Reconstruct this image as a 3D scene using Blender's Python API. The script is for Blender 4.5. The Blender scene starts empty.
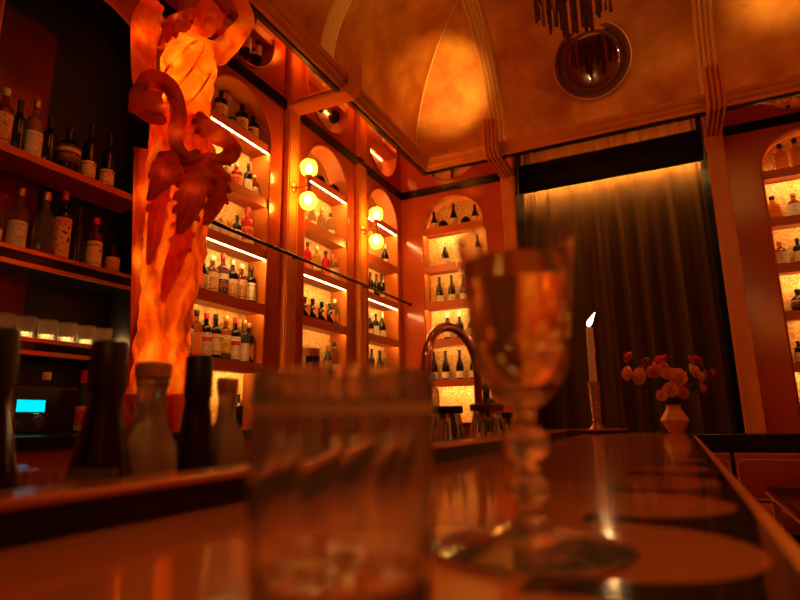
import bpy, bmesh, math, random
from mathutils import Vector, Matrix
random.seed(7)
PI = math.pi
sc = bpy.context.scene
COL = sc.collection

# ------------------------------------------------------------------ materials
def new_mat(name):
    m = bpy.data.materials.new(name); m.use_nodes = True
    nt = m.node_tree
    return m, nt, nt.nodes['Principled BSDF']

def pmat(name, col, rough=.5, metal=0., trans=0., ior=1.45, spec=.5, coat=0., noise=None, bump=0., bscale=20., emit=None, estr=0.):
    m, nt, b = new_mat(name)
    b.inputs['Base Color'].default_value = (*col, 1)
    b.inputs['Roughness'].default_value = rough
    b.inputs['Metallic'].default_value = metal
    b.inputs['Transmission Weight'].default_value = trans
    b.inputs['IOR'].default_value = ior
    b.inputs['Specular IOR Level'].default_value = spec
    b.inputs['Coat Weight'].default_value = coat
    if emit:
        b.inputs['Emission Color'].default_value = (*emit, 1)
        b.inputs['Emission Strength'].default_value = estr
    tc = nt.nodes.new('ShaderNodeTexCoord')
    if noise:
        col2, scale, detail = noise
        n = nt.nodes.new('ShaderNodeTexNoise'); n.inputs['Scale'].default_value = scale; n.inputs['Detail'].default_value = detail
        r = nt.nodes.new('ShaderNodeValToRGB')
        r.color_ramp.elements[0].position = .35; r.color_ramp.elements[1].position = .68
        r.color_ramp.elements[0].color = (*col, 1); r.color_ramp.elements[1].color = (*col2, 1)
        nt.links.new(tc.outputs['Object'], n.inputs['Vector']); nt.links.new(n.outputs['Fac'], r.inputs['Fac'])
        nt.links.new(r.outputs['Color'], b.inputs['Base Color'])
    if bump:
        n2 = nt.nodes.new('ShaderNodeTexNoise'); n2.inputs['Scale'].default_value = bscale; n2.inputs['Detail'].default_value = 3
        bp = nt.nodes.new('ShaderNodeBump'); bp.inputs['Strength'].default_value = bump; bp.inputs['Distance'].default_value = .01
        nt.links.new(tc.outputs['Object'], n2.inputs['Vector']); nt.links.new(n2.outputs['Fac'], bp.inputs['Height'])
        nt.links.new(bp.outputs['Normal'], b.inputs['Normal'])
    return m

def label_mat(name, bands, ink=None, inkscale=60):
    """printed paper: constant colour bands over the label's height, with small print blotches"""
    m, nt, b = new_mat(name)
    b.inputs['Roughness'].default_value = .6
    tc = nt.nodes.new('ShaderNodeTexCoord'); sx = nt.nodes.new('ShaderNodeSeparateXYZ')
    nt.links.new(tc.outputs['Generated'], sx.inputs[0])
    r = nt.nodes.new('ShaderNodeValToRGB'); r.color_ramp.interpolation = 'CONSTANT'
    el = r.color_ramp.elements
    while len(el) < len(bands): el.new(.5)
    for e, (p, c) in zip(el, bands):
        e.position = p
    for e, (p, c) in zip(el, bands):
        e.color = (*c, 1)
    nt.links.new(sx.outputs['Z'], r.inputs['Fac'])
    out = r.outputs['Color']
    if ink:
        n = nt.nodes.new('ShaderNodeTexNoise'); n.inputs['Scale'].default_value = inkscale; n.inputs['Detail'].default_value = 1
        nt.links.new(tc.outputs['Object'], n.inputs['Vector'])
        g = nt.nodes.new('ShaderNodeMath'); g.operation = 'GREATER_THAN'; g.inputs[1].default_value = .63
        nt.links.new(n.outputs['Fac'], g.inputs[0])
        mx = nt.nodes.new('ShaderNodeMix'); mx.data_type = 'RGBA'
        nt.links.new(g.outputs[0], mx.inputs['Factor']); nt.links.new(out, mx.inputs['A']); mx.inputs['B'].default_value = (*ink, 1)
        out = mx.outputs['Result']
    nt.links.new(out, b.inputs['Base Color'])
    return m

def emat(name, col, s):
    m = bpy.data.materials.new(name); m.use_nodes = True
    nt = m.node_tree; nt.nodes.clear()
    e = nt.nodes.new('ShaderNodeEmission'); o = nt.nodes.new('ShaderNodeOutputMaterial')
    e.inputs['Color'].default_value = (*col, 1); e.inputs['Strength'].default_value = s
    nt.links.new(e.outputs[0], o.inputs['Surface'])
    return m

M = {}
M['lacquer'] = pmat('red_lacquer', (.46, .068, .010), .17, spec=.6, noise=((.54, .088, .012), 2.5, 3))
M['lining'] = pmat('niche_wood', (.72, .22, .035), .38, noise=((.80, .27, .045), 6, 3))
M['shelf'] = pmat('shelf_lacquer', (.55, .11, .016), .3, noise=((.6, .13, .02), 5, 3))
M['wood'] = pmat('orange_wood', (.78, .25, .038), .35, noise=((.68, .20, .028), 7, 5))
M['flute'] = pmat('fluted_wood', (.78, .25, .038), .4)
M['rib'] = pmat('cream_rib', (.85, .50, .17), .5)
M['black'] = pmat('black_lacquer', (.006, .005, .005), .18)
M['blackmatt'] = pmat('black_cloth', (.004, .003, .004), .9)
M['soffit'] = pmat('smoked_mirror', (.74, .40, .25), .05, metal=1.)
M['mirror'] = pmat('old_mirror', (.5, .34, .27), .06, metal=1.)
M['frame'] = pmat('dark_red_frame', (.14, .035, .014), .35)
M['floor'] = pmat('dark_floor', (.05, .02, .01), .4, noise=((.09, .035, .015), 4, 4))
M['darkback'] = pmat('dark_glass_back', (.004, .003, .005), .35)
M['copper'] = pmat('copper_panel', (.16, .03, .01), .3, metal=.8, noise=((.10, .02, .006), 5, 3))
M['brass'] = pmat('brass', (.55, .25, .07), .32, metal=1.)
M['copperpipe'] = pmat('copper_chrome', (.62, .34, .24), .12, metal=1.)
M['steel'] = pmat('steel', (.5, .42, .36), .2, metal=1.)
M['leather'] = pmat('red_leather', (.28, .035, .012), .4, bump=.1, bscale=60)
M['piping'] = pmat('piping', (.55, .2, .09), .5)
M['plastic'] = pmat('black_plastic', (.008, .007, .008), .35)
M['grey'] = pmat('grey_knob', (.05, .04, .04), .4)
M['cork'] = pmat('cork', (.5, .25, .11), .7, noise=((.38, .17, .07), 60, 2))
M['bwood'] = pmat('pale_wood', (.55, .24, .09), .5, noise=((.45, .18, .06), 30, 3))
M['ceramic'] = pmat('orange_ceramic', (.75, .26, .06), .4)
M['wax'] = pmat('ivory_wax', (.85, .62, .36), .45)
M['wick'] = pmat('wick', (.02, .015, .01), .9)
M['stand'] = pmat('bronze_stand', (.45, .2, .09), .35, metal=.7, bump=.3, bscale=90)
M['strip'] = emat('warm_led', (1, .56, .16), 120)
M['strip2'] = emat('amber_led', (1, .52, .13), 55)
M['dimstrip'] = emat('gold_led', (1, .52, .14), 20)
M['cove'] = emat('cove_led', (1, .42, .06), 2.6)
M['bulb'] = emat('bulb_filament', (1, .47, .085), 250)
M['bulb_dim'] = emat('dimmed_bulb', (1, .47, .085), 90)
M['flame'] = emat('candle_flame', (1, .62, .25), 30)
M['screen'] = emat('cyan_screen', (0, .72, 1), 1.0)
M['green_led'] = emat('green_led', (.1, .6, .05), .5)
# glittering hammered gold behind the bottles
m, nt, b = new_mat('hammered_gold'); M['goldback'] = m
b.inputs['Metallic'].default_value = .0; b.inputs['Roughness'].default_value = .4
tc = nt.nodes.new('ShaderNodeTexCoord'); n = nt.nodes.new('ShaderNodeTexNoise'); n.inputs['Scale'].default_value = 55; n.inputs['Detail'].default_value = 4
r = nt.nodes.new('ShaderNodeValToRGB'); r.color_ramp.elements[0].color = (.62, .33, .08, 1); r.color_ramp.elements[1].color = (.98, .68, .25, 1)
r.color_ramp.elements[0].position = .38; r.color_ramp.elements[1].position = .66
v = nt.nodes.new('ShaderNodeTexVoronoi'); v.inputs['Scale'].default_value = 70
bp = nt.nodes.new('ShaderNodeBump'); bp.inputs['Strength'].default_value = .6; bp.inputs['Distance'].default_value = .006
for a in (n, v): nt.links.new(tc.outputs['Object'], a.inputs['Vector'])
nt.links.new(n.outputs['Fac'], r.inputs['Fac']); nt.links.new(r.outputs['Color'], b.inputs['Base Color'])
nt.links.new(v.outputs['Distance'], bp.inputs['Height']); nt.links.new(bp.outputs['Normal'], b.inputs['Normal'])
# patinated gold plaster of the vault
m, nt, b = new_mat('gold_plaster'); M['vault'] = m
b.inputs['Metallic'].default_value = .35; b.inputs['Roughness'].default_value = .5
tc = nt.nodes.new('ShaderNodeTexCoord'); n = nt.nodes.new('ShaderNodeTexNoise'); n.inputs['Scale'].default_value = 1.7; n.inputs['Detail'].default_value = 8; n.inputs['Roughness'].default_value = .62
r = nt.nodes.new('ShaderNodeValToRGB'); r.color_ramp.elements[0].color = (.46, .12, .016, 1); r.color_ramp.elements[1].color = (.88, .42, .07, 1)
r.color_ramp.elements[0].position = .33; r.color_ramp.elements[1].position = .68
nt.links.new(tc.outputs['Object'], n.inputs['Vector']); nt.links.new(n.outputs['Fac'], r.inputs['Fac']); nt.links.new(r.outputs['Color'], b.inputs['Base Color'])
# glowing onyx of the statue : light from lamps inside passes through it
def onyx(name, c0, c1, c2, scale, stretch, w=.72):
    m, nt, b = new_mat(name)
    tc = nt.nodes.new('ShaderNodeTexCoord'); mp = nt.nodes.new('ShaderNodeMapping'); mp.inputs['Scale'].default_value = (1, 1, stretch)
    n = nt.nodes.new('ShaderNodeTexNoise'); n.inputs['Scale'].default_value = scale; n.inputs['Detail'].default_value = 6; n.inputs['Distortion'].default_value = 1.2
    r = nt.nodes.new('ShaderNodeValToRGB'); e = r.color_ramp.elements
    e[0].position = .3; e[0].color = (*c0, 1); e[1].position = .72; e[1].color = (*c2, 1)
    x = e.new(.5); x.color = (*c1, 1)
    t = nt.nodes.new('ShaderNodeBsdfTranslucent'); mx = nt.nodes.new('ShaderNodeMixShader'); mx.inputs[0].default_value = w
    nt.links.new(tc.outputs['Object'], mp.inputs[0]); nt.links.new(mp.outputs[0], n.inputs['Vector']); nt.links.new(n.outputs['Fac'], r.inputs['Fac'])
    nt.links.new(r.outputs['Color'], t.inputs['Color']); nt.links.new(r.outputs['Color'], b.inputs['Base Color'])
    b.inputs['Roughness'].default_value = .3
    bp = nt.nodes.new('ShaderNodeBump'); bp.inputs['Strength'].default_value = .35; bp.inputs['Distance'].default_value = .02
    nt.links.new(n.outputs['Fac'], bp.inputs['Height']); nt.links.new(bp.outputs['Normal'], b.inputs['Normal']); nt.links.new(bp.outputs['Normal'], t.inputs['Normal'])
    nt.links.new(b.outputs[0], mx.inputs[1]); nt.links.new(t.outputs[0], mx.inputs[2])
    nt.links.new(mx.outputs[0], nt.nodes['Material Output'].inputs['Surface'])
    return m
M['onyx'] = onyx('glowing_onyx', (.72, .08, .006), (.95, .24, .012), (1., .50, .05), 6, 1)
M['onyx_vein'] = onyx('veined_onyx', (.16, .010, .002), (.85, .15, .010), (1., .55, .07), 9, .3)
M['onyx_dark'] = onyx('thick_onyx', (.50, .045, .005), (.70, .085, .009), (.85, .16, .014), 8, 1, .6)
# globe shade: frosted glass lit by its bulb
m, nt, b = new_mat('frosted_globe'); M['globe'] = m
t = nt.nodes.new('ShaderNodeBsdfTranslucent'); t.inputs['Color'].default_value = (.95, .45, .10, 1)
tr = nt.nodes.new('ShaderNodeBsdfTransparent'); tr.inputs['Color'].default_value = (1, .75, .4, 1)
a1 = nt.nodes.new('ShaderNodeMixShader'); a1.inputs[0].default_value = .6
nt.links.new(t.outputs[0], a1.inputs[1]); nt.links.new(tr.outputs[0], a1.inputs[2]); nt.links.new(a1.outputs[0], nt.nodes['Material Output'].inputs['Surface'])
# sheer curtain
m, nt, b = new_mat('sheer_brown'); M['curtain'] = m  # thin woven cloth
t = nt.nodes.new('ShaderNodeBsdfTranslucent'); t.inputs['Color'].default_value = (.17, .082, .028, 1)
d = nt.nodes.new('ShaderNodeBsdfDiffuse'); d.inputs['Color'].default_value = (.17, .075, .022, 1)
tr = nt.nodes.new('ShaderNodeBsdfTransparent')
a1 = nt.nodes.new('ShaderNodeMixShader'); a1.inputs[0].default_value = .4
a2 = nt.nodes.new('ShaderNodeMixShader'); a2.inputs[0].default_value = .18
nt.links.new(d.outputs[0], a1.inputs[1]); nt.links.new(t.outputs[0], a1.inputs[2]); nt.links.new(a1.outputs[0], a2.inputs[1]); nt.links.new(tr.outputs[0], a2.inputs[2])
nt.links.new(a2.outputs[0], nt.nodes['Material Output'].inputs['Surface'])
# counter stone: pale field with a scalloped row of discs against a dark border
m, nt, b = new_mat('inlaid_stone'); M['stone'] = m
b.inputs['Roughness'].default_value = .10; b.inputs['Specular IOR Level'].default_value = .55
tc = nt.nodes.new('ShaderNodeTexCoord'); sx = nt.nodes.new('ShaderNodeSeparateXYZ'); nt.links.new(tc.outputs['Object'], sx.inputs[0])
def mth(op, a, bb=None, c=None):
    q = nt.nodes.new('ShaderNodeMath'); q.operation = op
    for i, s in enumerate((a, bb, c)):
        if s is None: continue
        if isinstance(s, (int, float)): q.inputs[i].default_value = s
        else: nt.links.new(s, q.inputs[i])
    return q.outputs[0]
CX0, CY0, CP, CR = -.042, .378, .188, .079
fy = mth('MULTIPLY', mth('SUBTRACT', mth('FRACT', mth('ADD', mth('DIVIDE', mth('SUBTRACT', sx.outputs['Y'], CY0), CP), 20.5)), .5), CP)
fx = mth('SUBTRACT', sx.outputs['X'], CX0)
rad = mth('SQRT', mth('ADD', mth('MULTIPLY', fx, fx), mth('MULTIPLY', fy, fy)))
isd = mth('LESS_THAN', rad, CR)
lft = mth('LESS_THAN', sx.outputs['X'], CX0 - .03)
pale = mth('MAXIMUM', isd, lft)
n = nt.nodes.new('ShaderNodeTexNoise'); n.inputs['Scale'].default_value = 9; n.inputs['Detail'].default_value = 6
nt.links.new(tc.outputs['Object'], n.inputs['Vector'])
r = nt.nodes.new('ShaderNodeValToRGB'); r.color_ramp.elements[0].color = (.40, .095, .018, 1); r.color_ramp.elements[1].color = (.58, .16, .035, 1)
nt.links.new(n.outputs['Fac'], r.inputs['Fac'])
mx = nt.nodes.new('ShaderNodeMix'); mx.data_type = 'RGBA'; mx.inputs['A'].default_value = (.03, .012, .006, 1)
nt.links.new(pale, mx.inputs['Factor']); nt.links.new(r.outputs['Color'], mx.inputs['B']); nt.links.new(mx.outputs['Result'], b.inputs['Base Color'])
n2 = nt.nodes.new('ShaderNodeTexNoise'); n2.inputs['Scale'].default_value = 14; nt.links.new(tc.outputs['Object'], n2.inputs['Vector'])
bp = nt.nodes.new('ShaderNodeBump'); bp.inputs['Strength'].default_value = .05; bp.inputs['Distance'].default_value = .01
nt.links.new(n2.outputs['Fac'], bp.inputs['Height']); nt.links.new(bp.outputs['Normal'], b.inputs['Normal'])
# glasses and liquids
M['cutglass'] = pmat('cut_crystal', (1, .95, .85), .22, trans=.9, ior=1.5)
M['glass'] = pmat('clear_glass', (1, .95, .85), .0, trans=.972, ior=1.45)
M['drink'] = pmat('amber_drink', (1, .68, .24), .0, trans=.90, ior=1.34)
M['water'] = pmat('water', (1, .93, .84), .0, trans=1, ior=1.33)
M['g_black'] = pmat('black_glass', (.006, .005, .004), .08)
M['g_green'] = pmat('green_glass', (.02, .10, .015), .06, trans=.3)
M['g_brown'] = pmat('brown_glass', (.55, .16, .03), .05, trans=.9)
M['g_amber'] = pmat('amber_spirit', (.95, .42, .08), .04, trans=.95, ior=1.36)
M['g_clear'] = pmat('clear_spirit', (1, .90, .72), .04, trans=.95, ior=1.36)
M['g_cloudy'] = pmat('cloudy_bottle', (.62, .46, .26), .12, trans=.6, ior=1.36)
M['g_red'] = pmat('red_spirit', (.85, .02, .03), .06, trans=.6)
M['g_yellow'] = pmat('yellow_spirit', (.95, .65, .05), .06, trans=.7)
M['g_darkred'] = pmat('dark_red_glass', (.16, .01, .01), .08, trans=.2)
M['c_black'] = pmat('black_cap', (.01, .008, .008), .4)
M['c_red'] = pmat('red_cap', (.6, .02, .02), .35)
M['c_white'] = pmat('white_foil', (.85, .75, .6), .4)
M['c_gold'] = pmat('gold_foil', (.8, .42, .12), .3, metal=.7)
M['c_silver'] = pmat('silver_foil', (.6, .55, .5), .3, metal=.8)
cr, wh, tn = (.86, .74, .52), (.92, .86, .74), (.72, .40, .15)
M['l_cream'] = label_mat('cream_label', [(0, cr), (.12, (.3, .2, .12)), (.16, cr), (.8, (.35, .2, .1)), (.84, cr)], (.4, .22, .1))
M['l_white'] = label_mat('white_label', [(0, wh), (.85, (.6, .55, .4)), (.88, wh)], (.55, .5, .4), 90)
M['l_redband'] = label_mat('red_band_label', [(0, wh), (.35, (.9, .8, .6)), (.62, (.75, .04, .03)), (.8, wh)], (.35, .2, .1), 80)
M['l_orange'] = label_mat('orange_label', [(0, (.9, .28, .05)), (.2, (.95, .34, .06))])
M['l_yellow'] = label_mat('yellow_label', [(0, (.12, .08, .03)), (.2, (.95, .68, .08)), (.75, wh), (.88, (.75, .06, .04))], (.3, .2, .05), 70)
M['l_tan'] = label_mat('tan_label', [(0, tn), (.1, (.15, .06, .02)), (.15, tn), (.75, (.85, .55, .25))], (.2, .08, .03), 70)
M['l_dark'] = label_mat('dark_label', [(0, (.05, .02, .015)), (.3, (.3, .08, .03)), (.45, (.06, .03, .02)), (.62, (.75, .6, .4)), (.85, (.04, .02, .02))], (.4, .2, .1), 70)
M['l_red'] = label_mat('red_label', [(0, (.85, .75, .5)), (.18, (.8, .07, .03)), (.8, (.9, .3, .1))], (.9, .6, .3), 70)
M['l_floral'] = label_mat('printed_label', [(0, (.85, .45, .2)), (.3, (.8, .5, .18)), (.75, (.85, .3, .12))], (.08, .06, .03), 55)
M['letter'] = pmat('pale_letters', (.8, .6, .45), .5)

# ------------------------------------------------------------------ helpers
def link(o, parent=None):
    COL.objects.link(o)
    if parent: o.parent = parent
    return o
def tag(o, label=None, cat=None, group=None, kind=None):
    if label:
        n = len(label.split()); assert 4 <= n <= 16, (n, label)
        o['label'] = label
    if cat: o['category'] = cat
    if group: o['group'] = group
    if kind: o['kind'] = kind
    return o
def thing(name, label, cat, loc=(0, 0, 0), rz=0, group=None):
    o = bpy.data.objects.new(name, None); o.empty_display_size = .1
    link(o); o.location = loc; o.rotation_euler = (0, 0, rz)
    return tag(o, label, cat, group)
def finish(name, bm, mat, parent=None, smooth=False, label=None):
    me = bpy.data.meshes.new(name)
    bmesh.ops.recalc_face_normals(bm, faces=bm.faces[:])
    bm.to_mesh(me); bm.free()
    if isinstance(mat, str): mat = M[mat]
    me.materials.append(mat)
    if smooth:
        me.polygons.foreach_set('use_smooth', [True] * len(me.polygons))
        if smooth != 'all':
            try: me.set_sharp_from_angle(angle=math.radians(38))
            except Exception: pass
    o = bpy.data.objects.new(name, me); link(o, parent)
    if label: o['label'] = label
    return o
def box(bm, x0, x1, y0, y1, z0, z1, bev=0):
    v = [bm.verts.new((x, y, z)) for x in (x0, x1) for y in (y0, y1) for z in (z0, z1)]
    fs = [bm.faces.new([v[i] for i in q]) for q in ((0, 1, 3, 2), (4, 6, 7, 5), (0, 4, 5, 1), (2, 3, 7, 6), (0, 2, 6, 4), (1, 5, 7, 3))]
    if bev:
        es = set(e for f in fs for e in f.edges)
        bmesh.ops.bevel(bm, geom=list(es), offset=bev, segments=2, affect='EDGES', profile=.5)
def lathe(bm, prof, seg=20, c=(0, 0, 0), rf=None, mat=None):
    """prof: (r, z) points; rf(theta, i) scales radius"""
    rings = []
    for i, (r, z) in enumerate(prof):
        if r < 1e-6:
            p = Vector((0, 0, z)); p = mat @ p if mat else p
            rings.append([bm.verts.new(p + Vector(c))])
        else:
            ring = []
            for k in range(seg):
                t = 2 * PI * k / seg
                q = r * (rf(t, i) if rf else 1)
                p = Vector((q * math.cos(t), q * math.sin(t), z)); p = mat @ p if mat else p
                ring.append(bm.verts.new(p + Vector(c)))
            rings.append(ring)
    for a, b_ in zip(rings, rings[1:]):
        if len(a) == 1 and len(b_) == 1: continue
        for k in range(seg):
            k2 = (k + 1) % seg
            if len(a) == 1: bm.faces.new((a[0], b_[k2], b_[k]))
            elif len(b_) == 1: bm.faces.new((a[k], a[k2], b_[0]))
            else: bm.faces.new((a[k], a[k2], b_[k2], b_[k]))
def tube(bm, pts, rs, seg=10, flat=1.):
    pts = [Vector(p) for p in pts]
    if not isinstance(rs, (list, tuple)): rs = [rs] * len(pts)
    rings = []; ref = None
    for i, p in enumerate(pts):
        t = (pts[min(i + 1, len(pts) - 1)] - pts[max(i - 1, 0)]).normalized()
        if ref is None:
            ref = Vector((0, 0, 1)) if abs(t.z) < .9 else Vector((1, 0, 0))
        a = (ref - t * ref.dot(t)).normalized(); ref = a; b_ = t.cross(a)
        rings.append([bm.verts.new(p + (a * math.cos(2 * PI * k / seg) + b_ * math.sin(2 * PI * k / seg) * flat) * rs[i]) for k in range(seg)])
    for a, b_ in zip(rings, rings[1:]):
        for k in range(seg):
            bm.faces.new((a[k], a[(k + 1) % seg], b_[(k + 1) % seg], b_[k]))
    bm.faces.new(rings[0]); bm.faces.new(rings[-1])
def blob(bm, c, r, rot=None, sub=2):
    g = bmesh.ops.create_icosphere(bm, subdivisions=sub, radius=1.)
    mtx = Matrix.Translation(Vector(c)) @ (rot.to_4x4() if rot else Matrix.Identity(4)) @ Matrix.Diagonal((*r, 1) if len(r) == 3 else (r[0],) * 3 + (1,))
    bmesh.ops.transform(bm, matrix=mtx, verts=g['verts'])
def smoothpts(pts, n=6):
    """Catmull-Rom through pts (tuples of any length)"""
    out = []; P = [pts[0]] + list(pts) + [pts[-1]]
    for i in range(1, len(P) - 2):
        for k in range(n):
            t = k / n
            out.append(tuple(.5 * (2 * b_ + (c - a) * t + (2 * a - 5 * b_ + 4 * c - d) * t * t + (3 * b_ - a - 3 * c + d) * t ** 3) for a, b_, c, d in zip(P[i - 1], P[i], P[i + 1], P[i + 2])))
    out.append(tuple(pts[-1])); return out
def quad(bm, *ps): return bm.faces.new([bm.verts.new(p) for p in ps])
ORD = ['first', 'second', 'third', 'fourth', 'fifth', 'sixth', 'seventh', 'eighth']

# ------------------------------------------------------------------ the room
XL, YB, ZS = -2.83, 6.0, 3.90           # left wall, back wall, soffit
XR, YR, ZT = 3.2, -2.8, 5.6
LW = lambda u, d, z: (XL - d, u, z)     # left wall: u along Y, d into the wall
BW = lambda u, d, z: (u, YB + d, z)
def arched_wall(name, W, u0, u1, z0, z1, holes):
    bm = bmesh.new(); u = u0
    for (a, b_, zb, zs, rz) in holes:
        quad(bm, W(u, 0, z0), W(a, 0, z0), W(a, 0, z1), W(u, 0, z1))
        quad(bm, W(a, 0, z0), W(b_, 0, z0), W(b_, 0, zb), W(a, 0, zb))
        c, ru = (a + b_) / 2, (b_ - a) / 2
        A = [(c - ru * math.cos(PI * k / 28), zs + rz * math.sin(PI * k / 28)) for k in range(29)]
        for p, q in zip(A, A[1:]):
            quad(bm, W(p[0], 0, p[1]), W(q[0], 0, q[1]), W(q[0], 0, z1), W(p[0], 0, z1))
        u = b_
    quad(bm, W(u, 0, z0), W(u1, 0, z0), W(u1, 0, z1), W(u, 0, z1))
    bmesh.ops.remove_doubles(bm, verts=bm.verts[:], dist=1e-5)
    return tag(finish(name, bm, 'lacquer'), kind='structure')
ZB = 1.14
N = {  # name: wall, from, to, spring, arch height, depth
    'N0': (LW, 1.36, 2.30, 3.30, .36, .24), 'N1': (LW, 2.70, 3.46, 3.43, .37, .19), 'N2': (LW, 3.955, 4.70, 3.43, .37, .19),
    'N3': (LW, 5.125, 5.87, 3.43, .37, .19), 'N4': (BW, -2.545, -1.785, 3.43, .37, .19), 'N5': (BW, .962, 1.70, 3.43, .37, .19)}
hole = lambda k: (N[k][1], N[k][2], ZB, N[k][3], N[k][4])
arched_wall('wall_left', LW, YR, YB, 0, ZS, [hole(k) for k in ('N0', 'N1', 'N2', 'N3')])
bm = bmesh.new(); bm.free()
arched_wall('wall_back', BW, XL, -1.40, 0, ZS, [hole('N4')])
arched_wall('wall_back', BW, .53, XR, 0, ZS, [hole('N5')])
def plane_obj(name, mat, *ps, kind='structure'):
    bm = bmesh.new(); quad(bm, *ps); return tag(finish(name, bm, mat), kind=kind)
plane_obj('wall_right', 'lacquer', (XR, YR, 0), (XR, YB, 0), (XR, YB, ZT), (XR, YR, ZT))
plane_obj('wall_rear', 'lacquer', (XL, YR, 0), (XR, YR, 0), (XR, YR, ZT), (XL, YR, ZT))
plane_obj('floor', 'floor', (XL, YR, 0), (XR, YR, 0), (XR, YB + .4, 0), (XL, YB + .4, 0))
# soffit of smoked mirror round the room, behind the cornice
CXi, CYi = -2.28, 5.48
bm = bmesh.new()
quad(bm, (XL - .01, YR, ZS), (CXi, YR, ZS), (CXi, CYi, ZS), (XL - .01, YB + .01, ZS))
quad(bm, (XL - .01, YB + .01, ZS), (CXi, CYi, ZS), (XR, CYi, ZS), (XR, YB + .01, ZS))
quad(bm, (-1.40, YB + .01, ZS), (.53, YB + .01, ZS), (.53, 6.52, ZS), (-1.40, 6.52, ZS))
tag(finish('trim_1', bm, 'soffit'), kind='structure')
# black trim at the head of the walls
bm = bmesh.new(); box(bm, XL, XL + .025, YR, YB, 3.855, 3.899); box(bm, XL + .025, -1.40, YB - .025, YB, 3.855, 3.899); box(bm, .69, XR, YB - .025, YB, 3.855, 3.899)
tag(finish('trim_2', bm, 'black'), kind='structure')
# cornice
def cornice(name, prof, mat):
    bm = bmesh.new()
    L = [[bm.verts.new((CXi + d, y if k == 0 else CYi - d, z)) for d, z in prof] for k, y in ((0, YR), (1, 0))]
    R = [[bm.verts.new((CXi + d if k == 0 else XR, CYi - d, z)) for d, z in prof] for k in (0, 1)]
    for A, B in (L, R):
        for i in range(len(prof) - 1): bm.faces.new((A[i], A[i + 1], B[i + 1], B[i]))
    return tag(finish(name, bm, mat), kind='structure')
cornice('trim_3', [(-.025, 3.90), (-.025, 3.872), (.012, 3.872), (.012, 3.90)], 'black')
cornice('trim_4', [(.0, 3.895), (.03, 3.895), (.03, 3.925), (.042, 3.935), (.055, 3.95), (.055, 3.975), (.075, 3.99), (.085, 4.01), (.085, 4.03), (.06, 4.045), (-.02, 4.045), (-.02, 3.96), (-.22, 3.96)], 'wood')
# vault: coves rise from behind the cornice and meet in a groin over the corner
VX, VY, VR, VZ = -2.48, 5.68, 1.2, 4.2
ds = [0] + [VR * (1 - math.cos(PI / 2 * k / 18)) for k in range(1, 19)]
dz = lambda d: VZ + VR * math.sqrt(max(0, 1 - (1 - d / VR) ** 2)) if d < VR else VZ + VR
xs = [VX + d for d in ds] + [XR]; ys = [VY - d for d in ds] + [YR]
bm = bmesh.new(); cache = {}
def vv(side, i, j):
    k = (side, i, j)
    if k not in cache:
        d = ds[min(i, j, 18)] if min(i, j) < 19 else VR
        cache[k] = bm.verts.new((xs[i], ys[j], dz(d)))
    return cache[k]
for i in range(19):
    for j in range(19):
        if i < j: bm.faces.new([vv('L', *q) for q in ((i, j), (i + 1, j), (i + 1, j + 1), (i, j + 1))])
        elif i > j: bm.faces.new([vv('B', *q) for q in ((i, j), (i + 1, j), (i + 1, j + 1), (i, j + 1))])
        else:
            bm.faces.new([vv('L', *q) for q in ((i, j), (i + 1, j + 1), (i, j + 1))])
            bm.faces.new([vv('B', *q) for q in ((i, j), (i + 1, j), (i + 1, j + 1))])
quad(bm, (VX, YR, 3.95), (VX, VY, 3.95), (VX, VY, VZ), (VX, YR, VZ)); quad(bm, (VX, VY, 3.95), (XR, VY, 3.95), (XR, VY, VZ), (VX, VY, VZ))
tag(finish('ceiling', bm, 'vault', smooth='all'), kind='structure')
bm = bmesh.new(); tube(bm, [(VX + d + .004, VY - d - .004, dz(d) - .004) for d in ds], .008, 6); tag(finish('trim_5', bm, 'rib', smooth='all'), kind='structure')
# fluted ribs and brackets
def sweep(bm, pts, nrm, S, w, h, nf=4):
    sec = [(-w / 2, 0)]
    for k in range(nf):
        c = -w / 2 + w * (k + .5) / nf
        for a in (-1., -.6, 0, .6, 1.): sec.append((c + a * w / nf * .5, h * (.30 + .70 * math.cos(a * PI / 2))))
    sec.append((w / 2, 0))
    rows = [[bm.verts.new(Vector(p) + S * s + Vector(nn) * q) for s, q in sec] for p, nn in zip(pts, nrm)]
    for A, B in zip(rows, rows[1:]):
        for i in range(len(sec) - 1): bm.faces.new((A[i], A[i + 1], B[i + 1], B[i]))
    for r_ in (rows[0], rows[-1]): bm.faces.new(r_)
def rib(nm, W3, S):
    bm = bmesh.new(); pts = []; nn = []
    for k in range(20):
        th = PI / 2 * k / 19
        if k == 0: pts.append(W3(0, 4.04)); nn.append(Vector(W3(1, 0)) - Vector(W3(0, 0)))
        pts.append(W3(VR * (1 - math.cos(th)), VZ + VR * math.sin(th)))
        nn.append((Vector(W3(math.cos(th), -math.sin(th))) - Vector(W3(0, 0))).normalized())
    sweep(bm, pts, nn, S, .17, .05)
    tag(finish(nm, bm, 'rib'), kind='structure')
def bracket(nm, W3, S):
    """W3(d, z): d from the wall into the room"""
    o0 = Vector(W3(0, 0)); ax = Vector(W3(1, 0)) - o0; up = Vector((0, 0, 1))
    pts = [W3(0.0, 3.70), W3(0.0, 3.86), W3(.03, 3.90), W3(.58, 3.90), W3(.64, 3.93), W3(.64, 4.26)]
    nn = [ax, ax, (ax - up).normalized(), (ax - up) * .8, ax, ax]
    bm = bmesh.new(); sweep(bm, pts, nn, S, .165, .06); tag(finish(nm, bm, 'flute'), kind='structure')
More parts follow.
